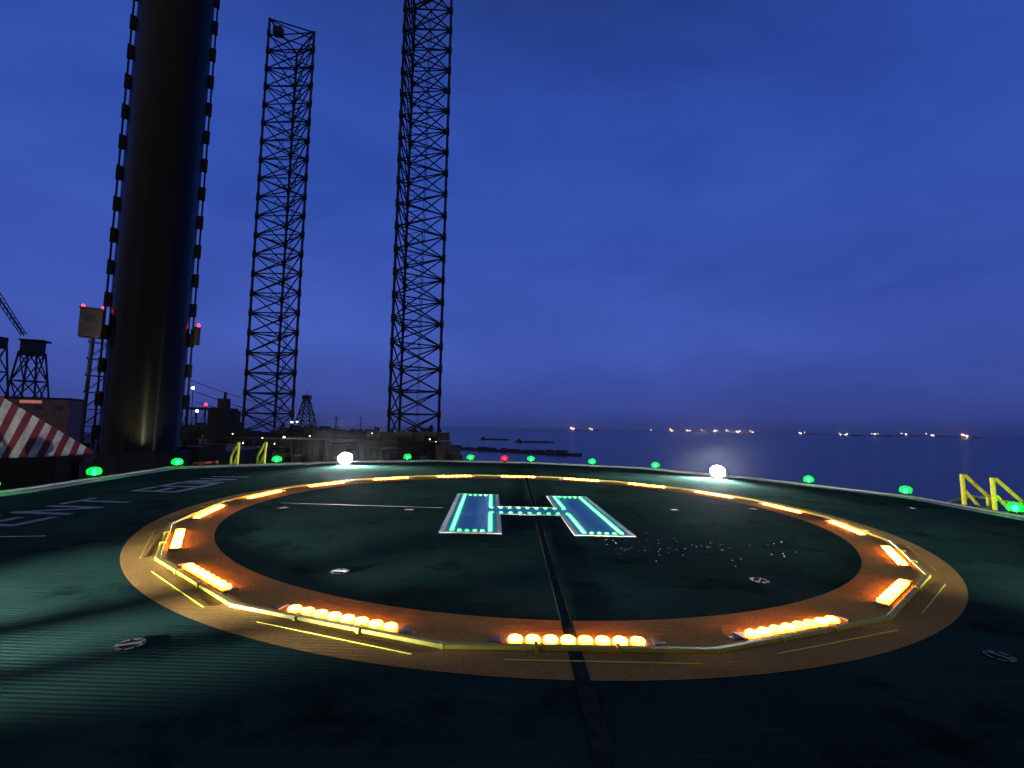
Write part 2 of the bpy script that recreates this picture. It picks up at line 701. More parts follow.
def LT(y, wd=0.66):
    return [((XT, y), (XT, y + wd)), ((XT, y + wd / 2), (XB, y + wd / 2))]


def LO(y, wd=0.66):
    return [((XT, y), (XB, y)), ((XT, y + wd), (XB, y + wd)), ((XT, y), (XT, y + wd)), ((XB, y), (XB, y + wd))]


letters(LE(-3.45) + LE(-2.55) + LN(-1.65) + LT(-0.78), 'deck_lettering')
letters(LE(0.92) + LO(1.72) + LN(2.62) + [((XT, 3.72), (XB, 3.82))], 'deck_lettering')

# ---- tie-down points
TIE = thing('tie_down_point', 'white ringed tie-down recess inside the yellow circle, near side, left of the seam', 'tie-down',
            (-2.32, -4.23, 0), 0, 'tie-down points let into the deck', True)
bm = new_bm()
lathe(bm, [(0.0, 0.0055), (0.06, 0.0055), (0.066, 0.007), (0.105, 0.007), (0.113, 0.005)], 24)
obj('cup', bm, M['black'], TIE)
bm = new_bm()
annulus(bm, 0.072, 0.100, 0.0085, 28)
bmesh.ops.remove_doubles(bm, verts=bm.verts[:], dist=1e-5)
bm.faces.ensure_lookup_table()
for i_, f_ in enumerate(bm.faces):
    f_.material_index = 1 if i_ % 4 == 3 else 0
obj('rim', bm, [M['lip'], M['black']], TIE)
bm = new_bm()
bar(bm, (-0.07, 0, 0.012), (0.07, 0, 0.012), 0.012, 0.010)
obj('cross_bar', bm, M['steel'], TIE)
for (x, y, lb) in [
    (2.52, -4.09, 'white ringed tie-down recess inside the yellow circle, near side, right of the seam'),
    (-3.23, -6.09, 'tie-down recess outside the yellow circle in the greenish lit patch'),
    (3.53, -5.85, 'tie-down recess outside the yellow circle on the dark near right deck'),
    (3.1, 0.55, 'tie-down recess inside the circle, a little right of the lit H'),
    (5.0, 1.0, 'tie-down recess far right, just inside the yellow circle'),
    (-4.7, -0.55, 'tie-down recess at the left end of the cross seam, inside the circle'),
    (-2.35, -0.35, 'tie-down recess on the cross seam close to the left side of the H'),
    (9.2, 1.8, 'tie-down recess outside the circle near the right yellow handrail posts'),
]:
    dup(TIE, (x, y, 0), random.uniform(0, 3), lb, True)

# ---- amber light bars
N = 18
PH = -88.5
ordw = ['', 'first', 'second', 'third', 'fourth', 'fifth', 'sixth', 'seventh', 'eighth']
LB = thing('light_bar', 'amber light bar nearest to the camera, lying across the deck seam', 'light bar',
           (0, 0, 0), 0, 'amber light bars around the yellow circle', True)
bm = new_bm()
box(bm, (1.22, 0.13, 0.010), (0, 0, 0.0115))
obj('base_plate', bm, M['base'], LB)
for s in (-1, 1):
    bm = new_bm()
    box(bm, (0.03, 0.13, 0.022), (s * 0.628, 0, 0.0175))
    box(bm, (0.08, 0.05, 0.008), (s * 0.68, 0, 0.0105))
    obj('end_bracket', bm, M['base'], LB)
bm = new_bm()
lathe(bm, [(0.055, 0.017), (0.057, 0.030), (0.050, 0.038), (0.034, 0.043), (0.0, 0.045)], 14)
pm = None
for k in range(8):
    if pm is None:
        po = obj('lamp', bm, M['amber'], LB)
        pm = po
    else:
        po = pm.copy()
        COL.objects.link(po)
    po.location = ((k - 3.5) * 0.141, 0, 0)
lbloc = []
for k in range(N):
    a = PH - 20 * k           # clockwise seen from above = leftwards on the near side
    p = pol(5.83, a)
    if k == 0:
        lb, o = LB['label'], LB
    elif k < 9:
        lb = 'amber light bar, %s along the circle to the left of the near seam bar' % ordw[k]
    elif k == 9:
        lb = 'amber light bar on the far side of the circle, right behind the lit H'
    else:
        lb = 'amber light bar, %s along the circle to the right of the near seam bar' % ordw[18 - k]
    if k == 0:
        LB.location = (p[0], p[1], 0)
        LB.rotation_euler = (0, 0, R(a + 90))
    else:
        dup(LB, (p[0], p[1], 0), R(a + 90), lb, True)

# ---- yellow conduit ring, an 18-sided run just outside the bars
CD = thing('cable_conduit', 'yellow cable conduit bent round the outside of the amber light bars', 'conduit', (0, 0, 0), 0, None, True)
bm = new_bm()
RV = 6.07
vs = [pol(RV, PH + 10 + 20 * k) for k in range(N)]
for k in range(N):
    a, b = Vector((*vs[k], 0.026)), Vector((*vs[(k + 1) % N], 0.026))
    bar(bm, a, b, 0.046, 0.034)
    cyl(bm, (a.x, a.y, 0.007), (a.x, a.y, 0.0465), 0.0255, seg=14)
obj('channel', bm, M['conduit'], CD, bevel=0.006)
cl0 = None
for k in range(N):
    a = PH + 20 * k
    ap = RV * math.cos(R(10))
    for s in (-0.34, 0.30):
        ca, sa = math.cos(R(a)), math.sin(R(a))
        p = Vector((ap * ca - s * sa, ap * sa + s * ca, 0))
        if cl0 is None:
            bm = new_bm()
            box(bm, (0.080, 0.03, 0.008), (0.0, 0, 0.0485))
            box(bm, (0.010, 0.03, 0.038), (0.035, 0, 0.0255))
            box(bm, (0.010, 0.03, 0.038), (-0.035, 0, 0.0255))
            cl0 = obj('clamp', bm, M['conduit'], CD)
            c = cl0
        else:
            c = cl0.copy()
            COL.objects.link(c)
        c.location = p
        c.rotation_euler = (0, 0, R(a))
es0 = None
for k in range(N):
    a = PH + 20 * k + 1.5
    if es0 is None:
        bm = new_bm()
        bar(bm, (6.135, -0.75, 0.014), (6.175, 0.72, 0.010), 0.007, 0.007)
        es0 = obj('edge_strip', bm, M['postyel'], CD)
        c = es0
    else:
        c = es0.copy()
        COL.objects.link(c)
    c.rotation_euler = (0, 0, R(a))

# ---- lit H
HY = 0.0381
HX = thing('lit_letter', 'large H of blue panels outlined in glowing green tubes and white border', 'landing sign',
           (-0.0245, -0.131, 0), HY, None, True)
W2, L2, LW, CB = 1.55, 2.03, 0.98, 0.44
Hout = [(-W2, -L2), (-W2 + LW, -L2), (-W2 + LW, -CB), (W2 - LW, -CB), (W2 - LW, -L2), (W2, -L2), (W2, L2), (W2 - LW, L2), (W2 - LW, CB),
        (-W2 + LW, CB), (-W2 + LW, L2), (-W2, L2)]


def offs(pts, d):
    out = []
    m = len(pts)
    for i in range(m):
        p0, p1, p2 = [Vector(pts[j % m]) for j in (i - 1, i, i + 1)]
        e1, e2 = (p1 - p0).normalized(), (p2 - p1).normalized()
        n1, n2 = Vector((-e1.y, e1.x)), Vector((-e2.y, e2.x))
        out.append(tuple(p1 + (n1 + n2) * d))
    return out


Hin = offs(Hout, 0.075)
bm = new_bm()
m_ = len(Hout)
for k in range(m_):
    k2 = (k + 1) % m_
    q = (Hout[k], Hout[k2], Hin[k2], Hin[k])
    lo = [bm.verts.new((*p, 0.012)) for p in q]
    hi = [bm.verts.new((*p, 0.024)) for p in q]
    bm.faces.new(hi)
    for j in range(4):
        bm.faces.new((lo[j], lo[(j + 1) % 4], hi[(j + 1) % 4], hi[j]))
obj('border', bm, M['hwhite'], HX)
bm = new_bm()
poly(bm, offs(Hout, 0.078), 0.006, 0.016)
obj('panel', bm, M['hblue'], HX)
Ht = offs(Hout, 0.185)


def tube(p, q):
    bm = new_bm()
    bar(bm, (*p, 0.024), (*q, 0.024), 0.05, 0.016)
    obj('light_tube', bm, M['mint'], HX, bevel=0.005)


g = 0.10
ledm = None


def led(p):
    global ledm
    if ledm is None:
        bm = new_bm()
        lathe(bm, [(0.030, 0.016), (0.030, 0.024), (0.020, 0.032), (0.0, 0.035)], 10)
        ledm = obj('led', bm, M['mintdot'], HX)
        o = ledm
    else:
        o = ledm.copy()
        COL.objects.link(o)
    o.location = (p[0], p[1], 0)


def leds(p, q, cnt, skip_ends=False):
    for k in range(cnt):
        f = (k + 1) / (cnt + 1) if skip_ends else k / (cnt - 1)
        led((p[0] + (q[0] - p[0]) * f, p[1] + (q[1] - p[1]) * f))


xi = W2 - 0.185
xj = W2 - LW + 0.185
yl = L2 - 0.16
for s in (-1, 1):
    tube((s * xi, -yl), (s * xi, yl))
    tube((s * xj, -yl), (s * xj, -CB + 0.12))
    tube((s * xj, CB - 0.12), (s * xj, yl))
    for sy in (-1, 1):
        leds((s * xi, sy * (yl - 0.01)), (s * xj, sy * (yl - 0.01)), 4, True)
for sy in (-1, 1):
    leds((-xj + 0.02, sy * (CB - 0.17)), (xj - 0.02, sy * (CB - 0.17)), 9)

# ---- perimeter lights
green_spec = [
    (193.5, 'green perimeter light at the extreme left deck edge beyond the lettering'),
    (180, 'green perimeter light at the left deck edge, cut off by the picture border'),
    (166.7, 'green perimeter light on the deck edge below the red and white boom'),
    (152.8, 'green perimeter light on the deck edge beneath the black tubular leg'),
    (138.9, 'green perimeter light just right of the left pair of yellow posts'),
    (114.0, 'green perimeter light first to the right of the left floodlight'),
    (100.7, 'green perimeter light immediately left of the red edge light'),
    (87.5, 'green perimeter light immediately right of the red edge light'),
    (74.3, 'green perimeter light second to the right of the red edge light'),
    (61.4, 'green perimeter light next to the left side of the right floodlight'),
    (33.4, 'green perimeter light first to the right of the right floodlight'),
    (20.3, 'green perimeter light just left of the right yellow handrail posts'),
    (6.2, 'green perimeter light at the foot of the outermost right yellow post'),
    (-8, 'green perimeter light beyond the right border, past the yellow posts'),
]


def edge_r(a):
    d = Vector((math.cos(R(a)), math.sin(R(a))))
    best = 11
    for k in range(n):
        p, q = Vector(EDGE[k]), Vector(EDGE[(k + 1) % n])
        e = q - p
        den = d.x * e.y - d.y * e.x
        if abs(den) < 1e-9:
            continue
        tt = (p.x * e.y - p.y * e.x) / den
        uu = (p.x * d.y - p.y * d.x) / den
        if tt > 0 and -1e-6 <= uu <= 1 + 1e-6:
            best = tt
    return best


def perim_light(name, lens, label, group):
    th = thing(name, label, 'edge light', (0, 0, 0), 0, group, True)
    bm = new_bm()
    lathe(bm, [(0.0, -0.05), (0.10, -0.05), (0.115, 0.055), (0.10, 0.075), (0.09, 0.10), (0.0, 0.10)], 18)
    box(bm, (0.34, 0.08, 0.02), (-0.10, 0, -0.045))
    obj('housing', bm, M['dark'], th)
    bm = new_bm()
    lathe(bm, [(0.095, 0.101), (0.150, 0.13), (0.160, 0.19), (0.140, 0.25), (0.08, 0.29), (0.0, 0.305)], 20)
    ln = obj('lens', bm, M['rdome'] if lens is M['red'] else M['gdome'], th)
    bm = new_bm()
    lathe(bm, [(0.035, 0.10), (0.055, 0.15), (0.055, 0.20), (0.03, 0.235), (0.0, 0.24)], 14)
    obj('bulb', bm, lens, ln)
    for k in range(3):
        bm = new_bm()
        aa = 2 * PI * k / 3 + 0.5
        c, s = math.cos(aa), math.sin(aa)
        pts = [(0.118, 0.05), (0.168, 0.13), (0.176, 0.19), (0.15, 0.27), (0.0, 0.325)]
        for (r0, z0), (r1, z1) in zip(pts, pts[1:]):
            cyl(bm, (r0 * c, r0 * s, z0), (r1 * c, r1 * s, z1), 0.005, seg=5)
        obj('guard', bm, M['dark'], th)
    return th


GL = None
for (a, lb) in green_spec:
    r = edge_r(a) + 0.13
    p = pol(r, a)
    if GL is None:
        GL = perim_light('perimeter_light', M['green'], lb, 'green perimeter lights around the deck edge')
        GL.location = (p[0], p[1], 0.0)
        GL.rotation_euler = (0, 0, R(a))
    else:
        dup(GL, (p[0], p[1], 0.0), R(a), lb, True)
RL = perim_light('edge_beacon', M['red'], 'single red edge light among the green ones, behind the lit H', None)
p = pol(edge_r(93.3) + 0.1, 93.3)
RL.location = (p[0], p[1], 0)
RL.rotation_euler = (0, 0, R(93.3))


# ---- floodlights: four low heads round the edge, two of them behind the camera
def floodlight(a, r, aim, label, power, cone, tilt=0.0, guard=(), blend=0.8):
    p = Vector((*pol(r, a), 0))
    rz = R(aim)
    th = thing('floodlight', label, 'floodlight', p, rz, 'white deck floodlights', True)
    zc = 0.235
    bm = new_bm()
    cyl(bm, (-0.20, 0, zc - 0.01), (0.05, 0, zc), 0.15, 0.225, 28)
    cyl(bm, (0.05, 0, zc), (0.09, 0, zc), 0.225, 0.225, 28)
    for k in range(5):
        cyl(bm, (-0.30 + 0.02 * k, 0, zc - 0.01), (-0.29 + 0.02 * k, 0, zc - 0.01), 0.13, 0.13, 20)
    cyl(bm, (-0.30, 0, zc - 0.01), (-0.20, 0, zc - 0.01), 0.09, seg=16)
    bmesh.ops.scale(bm, verts=bm.verts[:], vec=(1, 1.25, 1))
    obj('housing', bm, M['dark'], th)
    bm = new_bm()
    lathe(bm, [(0.21, 0.0), (0.20, 0.04), (0.155, 0.075), (0.08, 0.095), (0.0, 0.10)], 28)
    bmesh.ops.rotate(bm, verts=bm.verts[:], cent=(0, 0, 0), matrix=Matrix.Rotation(R(90), 3, 'Y'))
    bmesh.ops.scale(bm, verts=bm.verts[:], vec=(1, 1.25, 1))
    bmesh.ops.translate(bm, verts=bm.verts[:], vec=(0.092, 0, zc))
    obj('lens', bm, M['flood'], th)
    bm = new_bm()
    for s in (-1, 1):
        box(bm, (0.06, 0.012, 0.25), (0.0, s * 0.295, 0.13))
    box(bm, (0.10, 0.60, 0.012), (0.0, 0, 0.012))
    obj('yoke', bm, M['steel'], th)
    if guard:  # upright bars added out of view to throw shadow bands on the deck
        for s in guard:
            bm = new_bm()
            cyl(bm, (1.0, s, 0.0), (1.0, s, 0.62), 0.042, seg=10)
            obj('shadow_bar', bm, M['postyel'], th)
    lamp('flood_lamp', 'SPOT', th, (0.23, 0, zc + 0.01), power, (1.0, 0.96, 0.86), 0.06,
         rot=(R(90 + tilt), 0, R(-90)), spot_size=R(cone), spot_blend=blend)
    return th


floodlight(47.2, 10.45, 227, 'white floodlight with dazzling lens on the right rear deck edge', 11000, 150)
floodlight(128.4, 10.65, 308, 'white floodlight with dazzling lens on the left rear deck edge', 7500, 150)
floodlight(-128, 11.2, 52, 'white floodlight out of view at the near left deck edge', 19000, 62, guard=(-0.045, -0.25))
floodlight(-48, 10.9, 98, 'white floodlight out of view at the near right deck edge', 5500, 70)


# ---- yellow posts
def post(loc, rz, label, first=None):
    th = thing('handrail_post', label, 'handrail post', loc, rz, 'yellow folding handrail posts at the deck edge', True)
    s = 0.07
    bm = new_bm()
    bar(bm, (0, 0, -0.1), (-0.04, 0, 0.80), s, s)
    obj('upright', bm, M['postyel'], th, bevel=0.006)
    bm = new_bm()
    bar(bm, (0.03, 0, 0.78), (0.62, 0, 0.26), s * 0.9, s * 0.9)
    bar(bm, (0.62, 0, 0.28), (0.62, 0, -0.02), s * 0.9, s * 0.9)
    obj('brace', bm, M['postyel'], th, bevel=0.006)
    bm = new_bm()
    bar(bm, (0.04, 0, 0.38), (0.38, 0, 0.0), s * 0.8, s * 0.8)
    obj('inner_brace', bm, M['postyel'], th, bevel=0.006)
    bm = new_bm()
    bar(bm, (0.04, 0, -0.03), (0.66, 0, -0.03), s * 0.9, s * 0.7)
    obj('foot_rail', bm, M['postyel'], th, bevel=0.006)
    return th


HP = post((*pol(edge_r(12.4) + 0.15, 12.4), 0), R(2), 'yellow triangular handrail post at right deck edge, nearer the right green light')
dup(HP, (*pol(edge_r(8.6) + 0.15, 8.6), 0), R(-2), 'yellow triangular handrail post furthest right, at the picture border', True)
dup(HP, (*pol(edge_r(145.0) + 0.12, 145.0), 0), R(138), 'yellow handrail post at left deck edge, nearer the black tubular leg', True)
dup(HP, (*pol(edge_r(140.9) + 0.12, 140.9), 0), R(138), 'yellow handrail post at left deck edge, beside a green light', True)

# ---- safety net on the right
SN = thing('safety_net', 'yellow framed safety net outside the right deck edge', 'safety net', (0, 0, 0), 0, None, True)
A0, A1 = Vector((*pol(edge_r(19) + 0.15, 19), 0)), Vector((*pol(edge_r(-22) + 0.15, -22), 0))
ev = (A1 - A0).normalized()
nv = Vector((-ev.y, ev.x, 0))
if nv.x < 0:
    nv = -nv
bm = new_bm()
B0, B1 = A0 + nv * 1.5 + Vector((0, 0, 0.10)), A1 + nv * 1.5 + Vector((0, 0, 0.10))
cyl(bm, B0, B1, 0.028, seg=8)
obj('outer_rail', bm, M['postyel'], SN)
nb = 6
for k in range(nb):
    f = k / (nb - 1)
    q = A0.lerp(A1, f)
    bm = new_bm()
    bar(bm, q + Vector((0, 0, -0.30)), q + nv * 1.5 + Vector((0, 0, 0.09)), 0.045, 0.045)
    obj('bracket', bm, M['postyel'], SN)
bm = new_bm()
L = (A1 - A0).length
k = 0.0
while k < L:
    q = A0 + ev * k
    cyl(bm, q + Vector((0, 0, -0.29)), q + nv * 1.49 + Vector((0, 0, 0.09)), 0.005, seg=4, caps=False)
    k += 0.16
for j in range(1, 10):
    f = j / 10
    o_ = nv * 1.49 * f + Vector((0, 0, -0.29 + 0.38 * f))
    cyl(bm, A0 + o_, A1 + o_, 0.005, seg=4, caps=False)
obj('net', bm, M['black'], SN)

# ---- small red fitting at left edge
FR = thing('fire_nozzle', 'small red fire nozzle lying low at the left rear deck edge', 'fire nozzle',
           (*pol(edge_r(149.6) + 0.05, 149.6), 0.02), R(40), None, True)
bm = new_bm()
cyl(bm, (-0.32, 0, 0.10), (0.20, 0, 0.12), 0.05, 0.045, 12)
cyl(bm, (0.20, 0, 0.12), (0.38, 0, 0.13), 0.03, 0.06, 12)
obj('barrel', bm, M['bred'], FR)
bm = new_bm()
box(bm, (0.10, 0.14, 0.08), (-0.1, 0, 0.04))
obj('foot', bm, M['bred'], FR)

# ---- pale flecks beside the H
bm = new_bm()
rs = random.Random(3)
for k in range(80):
    x = 1.0 + abs(rs.gauss(0, 1)) * 1.3 if k < 95 else rs.uniform(-1, 1.2)
    y = rs.gauss(-2.5, 0.45) if k < 80 else rs.gauss(-1.2, 1.0)
    if -1.62 < x < 1.6 and -2.2 < y < 2.0:
        continue
    if math.hypot(x, y) > 5.3:
        continue
    s = rs.uniform(0.006, 0.014)
    if abs(x - 0.115) < 0.2:
        continue
    lathe(bm, [(s, 0.004), (s * 0.8, 0.004 + s * 0.35), (0, 0.004 + s * 0.5)], 6, (x, y, 0))
fl = obj('pale_flecks', bm, M['line'])
fl['kind'] = 'stuff'
fl['label'] = 'pale flecks scattered on the dark deck beside the right leg of the H'
fl['category'] = 'flecks'
DECKSET.append(fl)

# ------------------------------------------------------------------ own hull: black tubular leg and gear beyond the left edge
C0 = at(141, 440, 25.5)
cx, cy = C0.x, C0.y
vd = Vector((cx - CAM.x, cy - CAM.y, 0)).normalized()     # away from the deck
sd = Vector((vd.y, -vd.x, 0))                             # to its right as seen from the deck
TL = thing('tubular_leg', 'huge black cylindrical rig leg with racks down both sides', 'rig leg', (cx, cy, 0))
RC = 1.76
bm = new_bm()
prof = [(RC, -32)]
lathe(bm, prof + [(RC, 36), (RC - 0.1, 36.1), (0, 36.1)], 72)
obj('column', bm, M['tube'], TL)
for s in (-1, 1):
    bm = new_bm()
    c = sd * s * (RC + 0.16)
    cyl(bm, c + Vector((0, 0, -8)), c + Vector((0, 0, 36)), 0.05, seg=8)
    c2 = sd * s * (RC + 0.17)
    z = -7.5
    while z < 36:
        box(bm, (0.25, 0.22, 0.74), sd * s * (RC + 0.13) + Vector((0, 0, z)), math.atan2(sd.y, sd.x))
        z += 1.72
    obj('rack', bm, M['dark'], TL)
bm = new_bm()
lathe(bm, [(RC + 0.02, 0.16), (RC + 0.5, 0.16), (RC + 0.62, 0.02), (RC + 0.62, -1.5), (RC + 1.0, -1.6), (RC + 1.0, -8), (RC, -8)], 40)
obj('guide_collar', bm, M['dark'], TL)

rz = math.atan2(sd.y, sd.x)
# cabin tower left of the leg
Q = at(90, 440, 24.2)
CT = thing('service_tower', 'lattice service tower with a grey cabin left of the black leg', 'tower', (Q.x, Q.y, 0), rz)
bm = new_bm()
HT = 6.05
for (a, b) in ((-0.35, -0.3), (0.35, -0.3), (0.35, 0.3), (-0.35, 0.3)):
    cyl(bm, (a - 0.10, b, -6), (a + 0.12, b, HT + 2.2 if a > 0 else HT), 0.05, seg=6)
z = -2.0
while z < HT:
    for b in (-0.3, 0.3):
        bar(bm, (-0.42, b, z), (0.42, b, z), 0.04, 0.04)
        bar(bm, (-0.42, b, z), (0.42, b, z + 0.85), 0.03, 0.03)
    for a in (-0.36, 0.36):
        bar(bm, (a, -0.3, z), (a, 0.3, z + 0.85), 0.03, 0.03)
    z += 0.85
obj('lattice', bm, M['dark'], CT)
bm = new_bm()
box(bm, (0.86, 0.9, 1.40), (-0.38, 0, HT + 0.55))
box(bm, (0.94, 0.98, 0.06), (-0.38, 0, HT + 1.28))
CAB = obj('cabin', bm, M['grey'], CT, bevel=0.02)
bm = new_bm()
box(bm, (0.40, 0.02, 0.35), (-0.40, -0.462, HT + 0.75))
obj('window', bm, M['glass'], CAB)
for (xx, sz) in ((-0.72, 0.075), (0.02, 0.045)):
    bm = new_bm()
    lathe(bm, [(sz, HT + 1.32), (sz, HT + 1.36), (sz * 0.7, HT + 1.44), (0, HT + 1.48)], 12, (xx, -0.2, 0))
    obj('red_lamp', bm, M['redlamp'], CAB)
# box on the right rack
p = Vector((cx, cy, 0)) + sd * (RC + 0.36)
zb = at(190, 330, 25.5).z
JB = thing('junction_box', 'small dark box with red lamp hung on right rack of the black leg', 'junction box', (p.x, p.y, zb), rz)
bm = new_bm()
box(bm, (0.30, 0.4, 1.0), (0, 0, 0))
CASE = obj('case', bm, M['grey'], JB, bevel=0.02)
bm = new_bm()
box(bm, (0.16, 0.08, 0.75), (-0.22, 0, 0.0))
obj('bracket', bm, M['dark'], JB)
bm = new_bm()
lathe(bm, [(0.075, 0.56), (0.075, 0.62), (0.05, 0.70), (0, 0.74)], 12, (0.05, 0, 0))
obj('red_lamp', bm, M['redlamp'], CASE)


def worklight(name, p, aim, label, power, color, size=0.12, cone=None, lens=True, polez=None):
    th = thing(name, label, 'work light', p, math.atan2(aim[1] - p[1], aim[0] - p[0]), 'work lights on the hulls')
    bm = new_bm()
    box(bm, (size * 1.2, size * 2.4, size * 1.8), (-size * 0.7, 0, 0))
    obj('housing', bm, M['dark'], th)
    bm = new_bm()
    box(bm, (0.02, size * 2.0, size * 1.4), (-0.05, 0, 0))
    box(bm, (0.02, size * 2.0, size * 1.4), (0.0, 0, 0))
    obj('lens', bm, M['worklens'], th)
    if polez is not None:
        bm = new_bm()
        cyl(bm, (-size * 0.7, 0, polez - p[2]), (-size * 0.7, 0, -size * 0.7), size * 0.35, seg=6)
        obj('pole', bm, M['dark'], th)
    if power:
        dv = Vector(aim) - Vector(p)
        el = math.atan2(dv.z, math.hypot(dv.x, dv.y))
        lamp('work_lamp', 'SPOT', th, (0.05, 0, 0), power, color, size * 0.6, rot=(R(90) + el, 0, R(-90)),
             spot_size=R(cone or 120), spot_blend=0.9)
    return th


# work light standing by the collar, washing up the black leg
pw = Vector((cx, cy, 0)) - vd * (RC + 2.2) + sd * 0.28
worklight('work_light', (pw.x, pw.y, -0.8), (cx - vd.x * RC, cy - vd.y * RC, 2.0),
          'work light below deck level shining up the black tubular leg', 3600, (1.0, 0.92, 0.6), size=0.10, cone=44, polez=-8)

# red/white striped boom resting at the left
b_tip, b_mid = at(80, 452, 21), at(-60, 372, 16)
BM = thing('crane_boom', 'red and white diagonally striped crane boom resting low at the left', 'crane boom', b_tip)
ax = (b_mid - b_tip)
Lb = ax.length
ax.normalize()
upv = Vector((0, 0, 1))
side = ax.cross(upv).normalized()
upb = side.cross(ax).normalized()
bm = new_bm()
NS = 44
wd = 0.9


def bsec(tv):
    """Lower and upper line of the side plate at distance tv from the tip."""
    top = ax * tv + upb * 0.12
    z_low = -0.12 + 0.020 * tv
    base = Vector((ax.x * tv, ax.y * tv, z_low))
    return base, top


# side plates split into sheared stripes
step = 0.30
sh = 0.75
for fy in (0, 1):
    for k in range(NS):
        t0, t1 = k * step, (k + 1) * step
        # foot leans toward the root
        a0, b0 = bsec(t0 + sh * min(1, t0 / 3))[0], bsec(t0)[1]
        a1, b1 = bsec(t1 + sh * min(1, t1 / 3))[0], bsec(t1)[1]
        o_ = side * (wd / 2 if fy else -wd / 2)
        f = bm.faces.new([bm.verts.new(v + o_) for v in (a0, a1, b1, b0)])
        f.material_index = k % 2
for k in range(NS):
    t0, t1 = k * step, (k + 1) * step
    for which in (0, 1):
        e0, e1 = (bsec(t0 + (0 if which else sh * min(1, t0 / 3)))[which], bsec(t1 + (0 if which else sh * min(1, t1 / 3)))[which])
        f = bm.faces.new([bm.verts.new(v) for v in (e0 - side * wd / 2, e1 - side * wd / 2, e1 + side * wd / 2, e0 + side * wd / 2)])
        f.material_index = k % 2
bmesh.ops.remove_doubles(bm, verts=bm.verts[:], dist=1e-4)
obj('boom_box', bm, [M['bred'], M['bwhite']], BM)
bm = new_bm()
cyl(bm, -side * 0.30 + Vector((0, 0, -0.12)), side * 0.30 + Vector((0, 0, -0.12)), 0.30, seg=20)
obj('tip_sheave', bm, M['grey'], BM, loc=-ax * 0.15)

rp_ = b_tip + ax * 6.2
BR = thing('boom_rest', 'dark steel trestle carrying the red and white striped boom', 'boom rest', (rp_.x, rp_.y, -7.4), math.atan2(ax.y, ax.x))
zt_ = b_tip.z - 0.28
for s in (-1, 1):
    bm = new_bm()
    bar(bm, (0, s * 1.1, 0), (0, s * 0.5, zt_ + 7.4), 0.22, 0.22)
    obj('leg', bm, M['dark'], BR)
bm = new_bm()
box(bm, (0.3, 1.6, 0.2), (0, 0, zt_ + 7.3))
bar(bm, (0, -0.9, 2.5), (0, 0.75, 5.5), 0.12, 0.12)
obj('crossbeam', bm, M['dark'], BR)

# dark own-hull superstructure filling the low left, below the deck edge
OH = thing('hull_superstructure', 'dark steel machinery blocks of the hull beyond the left deck edge', 'hull structure', (0, 0, 0))
bm = new_bm()
poly(bm, [(-48, -45), (4, -45), (4, 26), (-6, 34), (-38, 34), (-48, 24)], SEA_Z - 2, -7.4)
obj('hull', bm, M['dark'], OH)
bm = new_bm()
for (x, y) in ((-7, -6), (-7, 6), (2, -6), (2, 6)):
    cyl(bm, (x, y, -7.4), (x, y, -0.5), 0.35, seg=12)
for (a_, b_) in (((-7, -6), (2, -6)), ((2, -6), (2, 6)), ((2, 6), (-7, 6)), ((-7, 6), (-7, -6))):
    cyl(bm, (*a_, -6.5), (*b_, -1.0), 0.18, seg=8)
    cyl(bm, (*a_, -0.75), (*b_, -0.75), 0.22, seg=8)
for (x, y) in ((9, -5), (9, 5), (-10, 0), (0, 10)):
    cyl(bm, (2 if x > 0 else -7 if x < 0 else -2, y if x else 6, -5), (x * 0.9, y * 0.9, -0.6), 0.2, seg=8)
obj('deck_support', bm, M['dark'], OH)
bm = new_bm()
c = at(50, 470, 27)
box(bm, (20, 9, 7), (c.x - 2, c.y + 4.5, -3.6), rz * 0 + 0.1)
c = at(20, 470, 24)
box(bm, (6, 3, 6.4), (c.x, c.y + 2, -3.0), 0.1)
obj('machinery_house', bm, M['dark'], OH, bevel=0.05)
for (px, py, d, sx, sz) in ((105, 462, 23, 0.9, 0.5), (118, 466, 23.5, 0.7, 0.5), (70, 452, 25, 1.6, 0.9), (195, 455, 27, 1.4, 1.0), (212, 452, 29, 1.2, 1.0)):
    q = at(px, py, d)
    bm = new_bm()
    box(bm, (sx, 0.8, sz + 3), (q.x, q.y, q.z - 1.5), random.uniform(-0.3, 0.3))
    obj('winch_block', bm, M['hull'], OH, bevel=0.04)
for k in range(14):
    q0 = at(100 + k * 7 + random.uniform(-3, 3), 466, 24 + random.uniform(0, 3))
    bm = new_bm()
    cyl(bm, (q0.x, q0.y, -5), (q0.x, q0.y, q0.z + random.uniform(0, 0.7)), random.uniform(0.03, 0.12), seg=8)
    obj('vent_pipe', bm, M['hull'], OH)

# ------------------------------------------------------------------ neighbouring jack-up rig
HZ = -0.9


